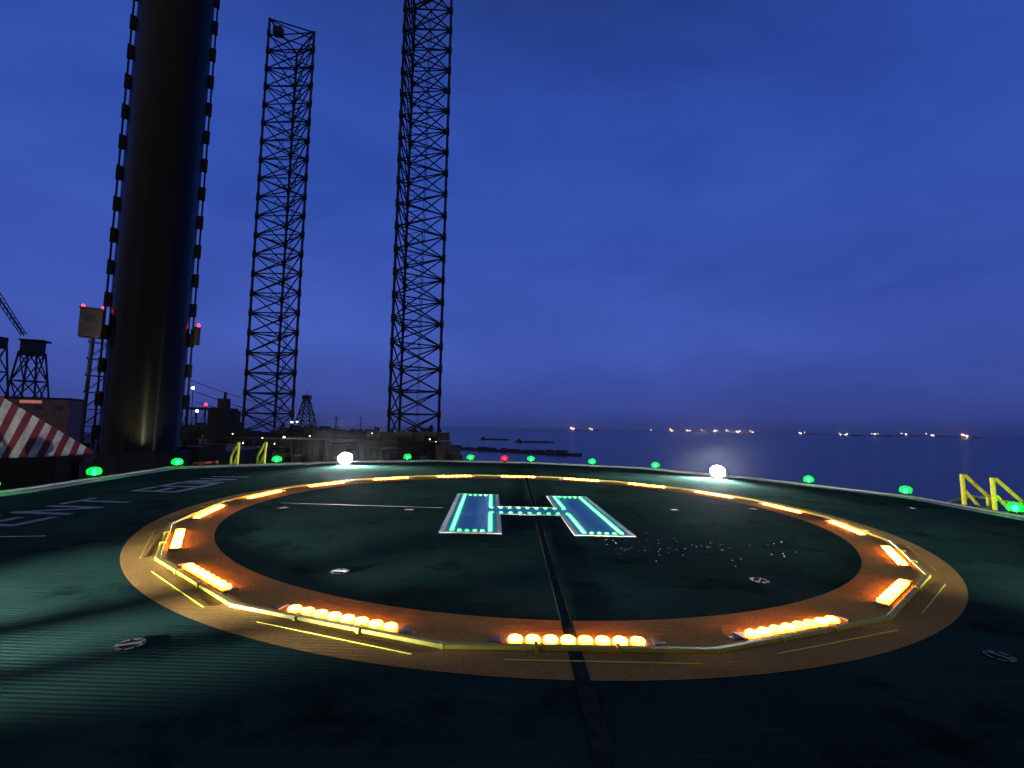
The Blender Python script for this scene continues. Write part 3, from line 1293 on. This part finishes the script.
def lattice_leg(px, d, Rr, angs, ztop, bay, label, seed, zcut=None):
    q = at(px, 430, d)
    base = math.atan2(q.y - CAM.y, q.x - CAM.x)
    th = thing('lattice_leg', label, 'rig leg', (q.x, q.y, 0), 0)
    # local frame: x to the right as seen, y away
    f = Vector((q.x - CAM.x, q.y - CAM.y, 0)).normalized()
    rt = Vector((f.y, -f.x, 0))
    ch = [rt * Rr * math.cos(R(a)) + f * Rr * math.sin(R(a)) for a in angs]
    tops = [ztop + (zcut[i] if zcut else 0) for i in range(3)]
    for i in range(3):
        bm = new_bm()
        cyl(bm, ch[i] + Vector((0, 0, -30)), ch[i] + Vector((0, 0, tops[i])), 0.27, seg=10)
        z = HZ + 0.2
        while z < tops[i] - 0.5:
            cyl(bm, ch[i] + Vector((0, 0, z - 0.75)), ch[i] + Vector((0, 0, z + 0.75)), 0.40, seg=10)
            z += bay
        obj('chord', bm, M['leg'], th)
    bm = new_bm()
    z = HZ + 0.2
    i = 0
    while z < min(tops) - 0.3:
        z2 = min(z + bay, min(tops))
        for j in range(3):
            a, b = ch[j], ch[(j + 1) % 3]
            mid = (a + b) / 2
            cyl(bm, a + Vector((0, 0, z)), b + Vector((0, 0, z)), 0.145, seg=6, caps=False)
            cyl(bm, a + Vector((0, 0, z)), b + Vector((0, 0, z2)), 0.145, seg=6, caps=False)
            cyl(bm, b + Vector((0, 0, z)), a + Vector((0, 0, z2)), 0.145, seg=6, caps=False)
        # inner span breakers
        ms = [(ch[j] + ch[(j + 1) % 3]) / 2 + Vector((0, 0, z)) for j in range(3)]
        for j in range(3):
            cyl(bm, ms[j], ms[(j + 1) % 3], 0.07, seg=5, caps=False)
        z = z2
        i += 1
    for j in range(3):
        cyl(bm, ch[j] + Vector((0, 0, tops[j] - 0.2)), ch[(j + 1) % 3] + Vector((0, 0, tops[(j + 1) % 3] - 0.2)), 0.18, seg=6)
    obj('bracing', bm, M['leg'], th)
    bm = new_bm()
    # pipe riser and caged ladder inside the leg
    for o_ in (0.0, 0.45):
        c = (ch[0] * 0.1 + ch[1] * 0.45 + ch[2] * 0.45) + rt * o_
        cyl(bm, c + Vector((0, 0, -2)), c + Vector((0, 0, min(tops) - 6)), 0.045, seg=5)
    z = 0
    while z < min(tops) - 6:
        c = (ch[0] * 0.1 + ch[1] * 0.45 + ch[2] * 0.45)
        cyl(bm, c + Vector((0, 0, z)), c + rt * 0.45 + Vector((0, 0, z)), 0.03, seg=4, caps=False)
        z += 0.6
    obj('ladder', bm, M['leg'], th)
    return th, ch, q


# left one of the two
q_ = at(269.5, 430, 104)
zt = z_on(q_.x, q_.y, 31)
LG1, ch1, q1 = lattice_leg(269.5, 104, 5.5, (160, -80 + 160 - 0, -40), zt, 4.4,
                           'black lattice rig leg with its slanting cut top in view', 1, zcut=(2.6, -1.0, -1.2))
bm = new_bm()
for (i_, za, j_, zb2) in ((0, -1.8, 1, -1.2), (0, 2.2, 2, -3.2), (0, -1.8, 2, -1.4), (1, -1.2, 2, -4.0)):
    cyl(bm, ch1[i_] + Vector((0, 0, zt + za)), ch1[j_] + Vector((0, 0, zt + zb2)), 0.145, seg=6, caps=False)
obj('top_bracing', bm, M['leg'], LG1)
bm = new_bm()
box(bm, (1.9, 1.5, 1.8), ch1[0] * 0.62 + Vector((0, 0, zt - 0.6)))
obj('top_box', bm, M['dark'], LG1)
LG2, ch2, q2 = lattice_leg(409, 95, 5.8, (-130, 110, -10), 96, 4.55,
                           'taller black lattice rig leg whose top runs out of the picture', 2)

NR = thing('rig_hull', 'dark neighbouring rig hull from which both lattice legs rise', 'rig hull', (0, 0, 0))
h0, h1 = at(150, 432, 88), at(440, 432, 84)
h2, h3 = at(425, 432, 128), at(170, 432, 128)
bm = new_bm()
poly(bm, [(h0.x, h0.y), (h1.x, h1.y), (h2.x, h2.y), (h3.x, h3.y)], -12, HZ - 0.25)
rh = random.Random(31)
ev_ = (h1 - h0)
ang_ = math.atan2(ev_.y, ev_.x)
for k in range(46):
    q = h0.lerp(h1, (k + 0.5) / 46)
    box(bm, (rh.uniform(0.12, 0.5), rh.uniform(0.3, 1.2), 11), (q.x, q.y, HZ - 5.75 - rh.uniform(0, 0.5)), ang_)
obj('hull', bm, M['hull'], NR)
for k in range(22):
    q = h0.lerp(h1, rh.uniform(0.03, 0.97))
    zz = HZ - 0.3 - rh.uniform(0.2, 3.4)
    bm = new_bm()
    if k % 2:
        cyl(bm, (q.x - rh.uniform(0.6, 2.2), q.y - 1.1, zz), (q.x + rh.uniform(0.6, 2.2), q.y - 1.1, zz), rh.uniform(0.12, 0.4), seg=10)
        obj('side_pipe', bm, M['hull'], NR)
    else:
        box(bm, (rh.uniform(0.8, 2.4), 1.6, rh.uniform(0.6, 1.8)), (q.x, q.y - 1.3, zz), ang_)
        obj('side_locker', bm, M['hull'] if k % 4 else M['olive'], NR)
bm = new_bm()
pr = [h0, h1, h2]
for a, b in zip(pr, pr[1:]):
    for hz in (0.35, 0.8):
        cyl(bm, (a.x, a.y, HZ + hz - 0.25), (b.x, b.y, HZ + hz - 0.25), 0.04, seg=5)
    m_n = int((b - a).length / 2)
    for k in range(m_n + 1):
        q = a.lerp(b, k / m_n)
        cyl(bm, (q.x, q.y, HZ - 0.3), (q.x, q.y, HZ + 0.55), 0.04, seg=5)
obj('railing', bm, M['leg'], NR)
for (px, d, sx, sy, sz) in ((212, 92, 8.0, 8, 2.2), (240, 95, 5, 6, 1.2), (330, 100, 9, 6, 1.3), (360, 94, 5.5, 5, 1.5), (310, 108, 12, 6, 1.8)):
    q = at(px, 432, d)
    bm = new_bm()
    box(bm, (sx, sy, sz), (q.x, q.y, HZ - 0.25 + sz / 2), random.uniform(-0.2, 0.2))
    for k in range(3):
        box(bm, (sx * 0.2, 0.8, 0.5), (q.x + (k - 1) * sx * 0.28, q.y, HZ - 0.25 + sz + 0.2))
    dh = obj('deckhouse', bm, M['hull'], NR, bevel=0.06)
    for k in range(3):
        bm = new_bm()
        box(bm, (0.7, 0.1, 0.45), (q.x + (k - 1) * sx * 0.27, q.y - sy / 2 - sx * 0.12, HZ - 0.25 + sz * 0.6))
        obj('window', bm, M['glass'], dh)
rr8 = random.Random(8)
for (px, d, top) in ((443, 88, -1.0), (447, 86, -1.5), (451, 87, -2.2), (455, 86, -3.0), (459, 87, -3.8), (464, 86, -4.6)):
    q = at(px, 432, d)
    bm = new_bm()
    box(bm, (1.6, 6, 12), (q.x, q.y, HZ + top + 0.7 - 6), rr8.uniform(-0.3, 0.3))
    cyl(bm, (q.x - 0.3, q.y - 2.9, HZ + top), (q.x - 0.3, q.y - 2.9, HZ + top + rr8.uniform(0.9, 1.6)), 0.25, seg=8)
    obj('stern_step', bm, M['olive'], NR, bevel=0.15)
for lg, q in ((LG1, q1), (LG2, q2)):
    bm = new_bm()
    lathe(bm, [(7.3, HZ - 0.3), (7.3, HZ + 0.4), (6.9, HZ + 0.5), (6.6, HZ + 0.5)], 3, (q.x, q.y, 0), smooth=False)
    obj('leg_guide', bm, M['hull'], NR)

rm = random.Random(21)
for k in range(26):
    px = rm.uniform(188, 440)
    q = at(px, 432, rm.uniform(86, 118))
    zz = HZ - 0.3
    kind = k % 3
    bm = new_bm()
    if kind == 0:
        hh = rm.uniform(1.5, 5.0)
        cyl(bm, (q.x, q.y, zz), (q.x, q.y, zz + hh), 0.10, seg=6)
        cyl(bm, (q.x - 0.6, q.y, zz + hh * 0.9), (q.x + 0.6, q.y, zz + hh * 0.9), 0.05, seg=5)
        obj('mast', bm, M['leg'], NR)
    elif kind == 1:
        hh = rm.uniform(0.8, 2.4)
        cyl(bm, (q.x, q.y, zz), (q.x, q.y, zz + hh), rm.uniform(0.3, 0.8), seg=12)
        cyl(bm, (q.x, q.y, zz + hh), (q.x + 0.6, q.y, zz + hh + 0.5), 0.3, seg=10)
        obj('vent_cowl', bm, M['hull'], NR)
    else:
        hh = rm.uniform(0.8, 2.2)
        box(bm, (rm.uniform(1, 3), 2, hh), (q.x, q.y, zz + hh / 2), rm.uniform(-0.4, 0.4))
        box(bm, (0.4, 0.4, 0.8), (q.x + 0.3, q.y, zz + hh + 0.3))
        obj('equipment_skid', bm, M['hull'], NR)
for k in range(9):
    q = at(rm.uniform(190, 440), rm.uniform(433, 445), 84.5)
    bm = new_bm()
    lathe(bm, [(0, -0.09), (0.09, 0), (0, 0.09)], 8, q)
    obj('bulkhead_lamp', bm, M['shipl'], NR)

# cargo heaps on the rig's right end: containers, tanks, pipe bundles as separate things
rs = random.Random(11)
cargo = [(392, 88, 'container'), (404, 86, 'tank'), (416, 88, 'container'), (428, 90, 'tank'), (441, 93, 'container'), (376, 90, 'tank')]
clab = ['brown cargo container standing at the left foot of the taller lattice leg',
        'olive cylindrical tank lying in front of the taller lattice leg',
        'olive cargo container under the middle of the taller lattice leg',
        'olive cylindrical tank under the right side of the taller lattice leg',
        'brown cargo container at the right end of the neighbouring hull',
        'olive cylindrical tank left of the taller lattice leg']
for (px, d, kind), lb in zip(cargo, clab):
    q = at(px, 432, d)
    zz = HZ - 0.25
    if kind == 'container':
        th = thing('cargo_container', lb, 'container', (q.x, q.y, zz), rs.uniform(-0.4, 0.4))
        bm = new_bm()
        box(bm, (3.0, 2.4, 1.5), (0, 0, 0.78))
        for k in range(12):
            box(bm, (0.1, 2.46, 1.3), (-1.35 + k * 0.245, 0, 0.78))
        obj('body', bm, M['olive'] if 'olive' in lb else M['cont'], th)
        bm = new_bm()
        for sx in (-1, 1):
            for sy in (-1, 1):
                box(bm, (0.14, 0.14, 1.6), (sx * 1.5, sy * 1.2, 0.8))
        obj('frame', bm, M['dark'], th)
    else:
        th = thing('storage_tank', lb, 'tank', (q.x, q.y, zz), rs.uniform(-0.3, 0.3))
        bm = new_bm()
        cyl(bm, (-1.5, 0, 0.95), (1.5, 0, 0.95), 0.75, seg=18)
        cyl(bm, (0, 0, 1.6), (0, 0, 2.0), 0.22, seg=10)
        obj('shell', bm, M['olive'], th)
        for sx in (-1, 1):
            bm = new_bm()
            box(bm, (0.25, 1.2, 0.6), (sx * 0.9, 0, 0.3))
            obj('saddle', bm, M['dark'], th)

# small A-frame crane between the legs
q = at(305, 432, 112)
AF = thing('flare_tower', 'small tapering lattice tower standing between the two lattice legs', 'lattice tower', (q.x, q.y, HZ - 0.25))
bm = new_bm()
Hh = 8.6


def taper_tower(bm, Hh, b0, b1, tiers, rr=0.10):
    cs = ((-1, -1), (1, -1), (1, 1), (-1, 1))
    for (a, b) in cs:
        cyl(bm, (a * b0, b * b0, 0), (a * b1, b * b1, Hh), rr, seg=6)
    for k in range(tiers):
        f0, f1 = k / tiers, (k + 1) / tiers
        w0, w1 = b0 + (b1 - b0) * f0, b0 + (b1 - b0) * f1
        for i in range(4):
            a, b = cs[i], cs[(i + 1) % 4]
            cyl(bm, (a[0] * w0, a[1] * w0, Hh * f0), (b[0] * w1, b[1] * w1, Hh * f1), rr * 0.7, seg=5, caps=False)
            cyl(bm, (b[0] * w0, b[1] * w0, Hh * f0), (a[0] * w1, a[1] * w1, Hh * f1), rr * 0.7, seg=5, caps=False)
            cyl(bm, (a[0] * w1, a[1] * w1, Hh * f1), (b[0] * w1, b[1] * w1, Hh * f1), rr * 0.7, seg=5, caps=False)


taper_tower(bm, Hh, 2.3, 0.5, 5, 0.13)
obj('lattice', bm, M['leg'], AF)
bm = new_bm()
box(bm, (1.6, 1.6, 1.0), (0, 0, Hh + 0.3))
cyl(bm, (0, 0, Hh), (0, 0, Hh + 2.0), 0.08, seg=6)
obj('head', bm, M['dark'], AF)

# platform with a red obstruction lamp, right of the black leg
q = at(211, 432, 62)
PF = thing('access_platform', 'raised dark steel platform with a red lamp right of the black leg', 'platform', (q.x, q.y, 0))
zt_ = at(211, 408, 62).z
bm = new_bm()
box(bm, (6.0, 3.2, 0.25), (-0.6, 0, zt_ - 0.1))
for k in range(9):
    cyl(bm, (-3.5 + k * 0.72, -1.55, zt_), (-3.5 + k * 0.72, -1.55, zt_ + 0.0), 0.03, seg=5)
box(bm, (2.5, 3.0, 2.9), (1.6, 0.0, zt_ - 1.7))
obj('deck_plate', bm, M['dark'], PF)
bm = new_bm()
for k in range(5):
    cyl(bm, (-3.4 + k * 1.1, -1.3, -3), (-3.4 + k * 1.1, -1.3, zt_ - 0.2), 0.09, seg=6)
    if k < 4:
        cyl(bm, (-3.4 + k * 1.1, -1.3, -0.5), (-2.3 + k * 1.1, -1.3, zt_ - 0.3), 0.05, seg=5)
obj('legs', bm, M['dark'], PF)
bm = new_bm()
box(bm, (1.1, 1.0, 1.4), (1.3, 0.2, zt_ + 0.55))
box(bm, (0.25, 0.25, 1.2), (1.4, 0.2, zt_ + 1.5))
obj('winch', bm, M['dark'], PF)
bm = new_bm()
cyl(bm, (-0.15, -1.2, zt_), (-0.15, -1.2, zt_ + 0.26), 0.06, seg=6)
LPT = obj('lamp_post', bm, M['dark'], PF)
bm = new_bm()
lathe(bm, [(0.17, 0.0), (0.18, 0.12), (0.12, 0.3), (0, 0.36)], 14, (-0.15, -1.2, zt_ + 0.25))
obj('red_lamp', bm, M['redlamp'], LPT)

# work lights on the neighbouring hull
for (px, py, d, lb, pw_) in ((193, 388, 58, 'small white lamp on a thin pole beside the right rack of the black leg', 60),
                             (197, 411, 60, 'small white lamp under the left end of the steel platform', 400),
                             (224, 420, 64, 'tiny lamp on the block under the steel platform', 0),
                             (292, 422, 92, 'small white lamp at the right foot of the slanting top leg, left one', 900),
                             (297, 422, 92, 'small white lamp at the right foot of the slanting top leg, right one', 0),
                             (284, 437, 90, 'low tiny lamp on the neighbouring hull by the left lattice leg', 0)):
    q = at(px, py, d)
    worklight('work_light', tuple(q), (q.x * 0.9, q.y - 12, q.z - 6), lb, pw_, (1.0, 0.9, 0.75), size=0.14, polez=HZ - 1)

# slack cables between the rigs
for (x0, y0, x1, y1, d0, d1, sag, lb) in ((196, 392, 400, 434, 60, 92, 1.5, 'upper slack cable running from the platform to the taller lattice leg'),
                                          (196, 402, 378, 431, 60, 90, 1.2, 'lower slack cable running from the platform to the taller lattice leg'),
                                          (190, 380, 306, 408, 60, 112, 1.0, 'slack cable running from the black leg to the small lattice tower')):
    a, b = at(x0, y0, d0), at(x1, y1, d1)
    bm = new_bm()
    pts = [a.lerp(b, k / 16) - Vector((0, 0, sag * 4 * (k / 16) * (1 - k / 16))) for k in range(17)]
    for p_, q_ in zip(pts, pts[1:]):
        cyl(bm, p_, q_, 0.045, seg=5, caps=False)
    tag(obj('cable', bm, M['rope']), lb, 'cable', 'slack cables between the rigs')

# ------------------------------------------------------------------ far left yard
q = at(25, 425, 150)
SH = thing('warehouse', 'low reddish warehouse with a small pink sign behind the striped boom', 'building', (q.x, q.y, 0), 0.35)
bm = new_bm()
zt_ = at(25, 399, 150).z
box(bm, (25, 10, zt_ + 30), (0, 0, (zt_ - 30) / 2))
obj('wall', bm, M['shed'], SH)
bm = new_bm()
poly(bm, [(-12.7, -5.2), (12.7, -5.2), (12.7, 5.2), (-12.7, 5.2)], zt_ + 0.02, zt_ + 0.5)
obj('roof', bm, M['dark'], SH)
for k in range(5):
    bm = new_bm()
    box(bm, (2.0, 0.12, 1.4), (-10 + k * 5, -5.03, zt_ - 2.6))
    obj('window', bm, M['glass'], SH)
bm = new_bm()
box(bm, (5.2, 0.2, 0.9), (3.2, -5.15, zt_ - 0.9))
obj('sign_board', bm, M['pink'], SH)

q = at(28, 395, 190)
GT = thing('gantry_tower', 'four legged lattice tower with a square head above the warehouse roof', 'tower', (q.x, q.y, 0), 0.3)
bm = new_bm()
zt_ = at(34, 352, 190).z
zb_ = at(34, 440, 190).z
bm2 = new_bm()
taper_tower(bm2, zt_ - zb_, 6.0, 2.8, 3, 0.36)
bmesh.ops.translate(bm2, verts=bm2.verts[:], vec=(0, 0, zb_))
obj('lattice', bm2, M['leg'], GT)
box(bm, (5.6, 5.2, 5.0), (0, 0, zt_ + 1.8))
box(bm, (7.6, 6.0, 0.7), (0.6, 0, zt_ + 4.6))
box(bm, (6.6, 6.0, 0.5), (0, 0, zt_ - 0.9))
obj('head_house', bm, M['dark'], GT)

q = at(-22, 395, 210)
CR = thing('harbour_crane', 'faint harbour crane with a raised boom at the left picture border', 'crane', (q.x, q.y, 0), 0)
bm = new_bm()
zc = at(0, 345, 210).z
bm2 = new_bm()
taper_tower(bm2, zc + 12, 6.0, 3.0, 4, 0.4)
bmesh.ops.translate(bm2, verts=bm2.verts[:], vec=(4, 0, -12))
obj('tower', bm2, M['leg'], CR)
box(bm, (7, 6, 5), (4, 0, zc + 1.5))
obj('cab', bm, M['dark'], CR)
bm = new_bm()
a = at(24, 335, 212) - Vector((q.x, q.y, 0))
b = at(-30, 255, 212) - Vector((q.x, q.y, 0))
sx = Vector((0, 1.2, 0))
ux = Vector((1.0, 0, 0.7))
for o_ in (sx + ux, sx - ux, -sx + ux, -sx - ux):
    cyl(bm, a + o_ * 0.5, b + o_, 0.2, seg=5)
for k in range(16):
    p0, p1 = a.lerp(b, k / 16), a.lerp(b, (k + 1) / 16)
    cyl(bm, p0 + sx * 0.6 + ux * 0.6, p1 + sx * 0.6 - ux * 0.6, 0.13, seg=4, caps=False)
    cyl(bm, p0 - sx * 0.6 - ux * 0.6, p1 - sx * 0.6 + ux * 0.6, 0.13, seg=4, caps=False)
obj('boom', bm, M['leg'], CR)

# shore on the left
bm = new_bm()
pts = [(-900, 60), (-120, 60), (-58, 135), (-62, 190), (-90, 320), (-160, 520), (-420, 900), (-900, 1100)]
poly(bm, pts, SEA_Z - 2, SEA_Z + 2.5)
sh_ = obj('shore', bm, M['hull'])
sh_['kind'] = 'structure'


# ------------------------------------------------------------------ vessels at sea
def at_sea(px, dist):
    """A point on the sea surface in the direction of column px."""
    v = at(px, 430, 1.0) - CAM
    v.z = 0
    v.normalize()
    return Vector((CAM.x + v.x * dist, CAM.y + v.y * dist, SEA_Z))


def barge(px, dist, L, H, label, seed):
    p = at_sea(px, dist)
    v = (p - CAM)
    th = thing('barge', label, 'barge', p, math.atan2(v.y, v.x) - PI / 2 + 0.12, 'dark barges anchored off the deck')
    bm = new_bm()
    vs_ = [(-L / 2, -7), (L / 2 - 5, -7), (L / 2, 0), (L / 2 - 5, 7), (-L / 2, 7)]
    poly(bm, vs_, -1, H)
    obj('hull', bm, M['shiph'], th)
    rr_ = random.Random(seed)
    bm = new_bm()
    x = -L / 2 + 3
    box(bm, (L * 0.12, 9, H * 1.2), (-L * 0.40, 0, H * 1.6))
    box(bm, (L * 0.07, 7, H * 0.8), (-L * 0.40, 0, H * 2.5))
    cyl(bm, (-L * 0.42, 0, H), (-L * 0.42, 0, H * 4.0), 0.25, seg=6)
    obj('wheelhouse', bm, M['shiph'], th)
    bm = new_bm()
    for k in range(6):
        box(bm, (L * 0.09, 10, H * rr_.uniform(0.15, 0.5)), (-L * 0.2 + k * L * 0.105, 0, H * 1.15))
    obj('hatch_cover', bm, M['shiph'], th)


barge(495, 1060, 64, 2.3, 'shorter dark barge on the sea just right of the taller lattice leg', 1)
barge(535, 930, 76, 2.2, 'longer dark barge on the sea, in front of and right of the other', 2)

# long jetty close behind the deck edge
JT = thing('jetty', 'long dark low jetty on the water behind the red edge light', 'jetty', (0, 0, 0))
a, b = at_sea(440, 640), at_sea(580, 520)
d_ = (b - a).normalized()
s_ = Vector((-d_.y, d_.x, 0))
bm = new_bm()
pts = [a - s_ * 5, b - s_ * 5, b + s_ * 5, a + s_ * 5]
poly(bm, [(v.x, v.y) for v in pts], SEA_Z - 3.0, SEA_Z + 2.6)
obj('quay', bm, M['shiph'], JT)
Lj = (b - a).length
rj = random.Random(5)
x = 4
while x < Lj - 14:
    q = a + d_ * (x + 6)
    bm = new_bm()
    hh = rj.uniform(0.8, 2.6)
    box(bm, (rj.uniform(7, 14), 5, hh), (q.x, q.y, SEA_Z + 2.6 + hh / 2), math.atan2(d_.y, d_.x))
    obj('shed', bm, M['shiph'], JT)
    x += rj.uniform(13, 22)


def ship(px, dist, L, lamps, warm, label, seed):
    p = at_sea(px, dist)
    v = p - CAM
    th = thing('cargo_ship', label, 'ship', p, math.atan2(v.y, v.x) - PI / 2 + random.Random(seed).uniform(-0.3, 0.3), 'lit ships anchored near the horizon')
    rr_ = random.Random(seed)
    bm = new_bm()
    poly(bm, [(-L / 2, -12), (L / 2 - 22, -12), (L / 2, 0), (L / 2 - 22, 12), (-L / 2, 12)], -2, 9)
    obj('hull', bm, M['shiph'], th)
    bm = new_bm()
    box(bm, (L * 0.10, 20, 20), (-L * 0.38, 0, 19))
    box(bm, (L * 0.06, 24, 4), (-L * 0.38, 0, 31))
    cyl(bm, (-L * 0.38, 0, 30), (-L * 0.38, 0, 42), 0.8, seg=6)
    for k in range(3):
        cyl(bm, (-L * 0.2 + k * L * 0.2, 0, 9), (-L * 0.2 + k * L * 0.2, 0, 26), 1.0, seg=6)
    obj('superstructure', bm, M['ships'], th)
    for k in range(lamps):
        f = (k + 0.5) / lamps
        bm = new_bm()
        s = rr_.uniform(2.0, 6.5)
        lathe(bm, [(0, -s * 0.7), (s * 0.7, -s * 0.4), (s, 0), (s * 0.7, s * 0.4), (0, s * 0.7)], 8,
              (-L * 0.42 + f * L * 0.5 * rr_.uniform(0.5, 1.1), -13, rr_.uniform(8, 24) + (8 if k == 0 else 0)))
        obj('deck_lamp', bm, M['shipl'] if warm else M['shipw'], th)


ships = [
    (575, 5200, 120, 5, True, 'ship with clustered lights, leftmost on the horizon right of the barges'),
    (593, 5600, 110, 3, True, 'small lit ship beside the leftmost ship on the horizon'),
    (653, 7000, 110, 1, False, 'faint ship with a single light left of the bright row'),
    (674, 6000, 120, 5, True, 'lit ship forming the left end of the bright orange row'),
    (690, 6000, 105, 4, True, 'second ship from the left in the bright orange row'),
    (704, 6100, 85, 3, True, 'third ship from the left in the bright orange row'),
    (717, 6000, 85, 4, True, 'fourth ship in the bright orange row, above the right floodlight'),
    (729, 6100, 80, 3, True, 'fifth ship from the left in the bright orange row'),
    (741, 5800, 120, 6, True, 'brightest ship, sixth in the orange row right of the floodlight'),
    (754, 6200, 95, 4, True, 'ship forming the right end of the bright orange row'),
    (805, 5600, 130, 3, False, 'white lit ship first to the right of the orange row'),
    (849, 5000, 180, 5, False, 'ship with three white masthead lights midway along the right horizon'),
    (880, 5000, 150, 3, False, 'white lit ship just right of the one with three masthead lights'),
    (910, 6500, 200, 3, False, 'faint long ship with dim lights above the right green light'),
    (936, 6500, 220, 3, False, 'faintest long ship left of the last lit ship'),
    (969, 5000, 110, 4, True, 'warm lit ship rightmost on the horizon above the yellow posts'),
]
for i, s in enumerate(ships):
    ship(*s, seed=20 + i)

# ------------------------------------------------------------------ list the deck and finish
bpy.context.view_layer.update()
for o in DECKSET:
    o.matrix_world = DECK_M @ o.matrix_world

scene.view_settings.view_transform = 'Standard'
scene.view_settings.look = 'None'
scene.view_settings.exposure = 0
scene.view_settings.gamma = 1
scene.view_settings.use_curve_mapping = False
scene.cycles.use_denoising = True
scene.cycles.sample_clamp_indirect = 6
scene.cycles.max_bounces = 6
scene.cycles.use_light_tree = True
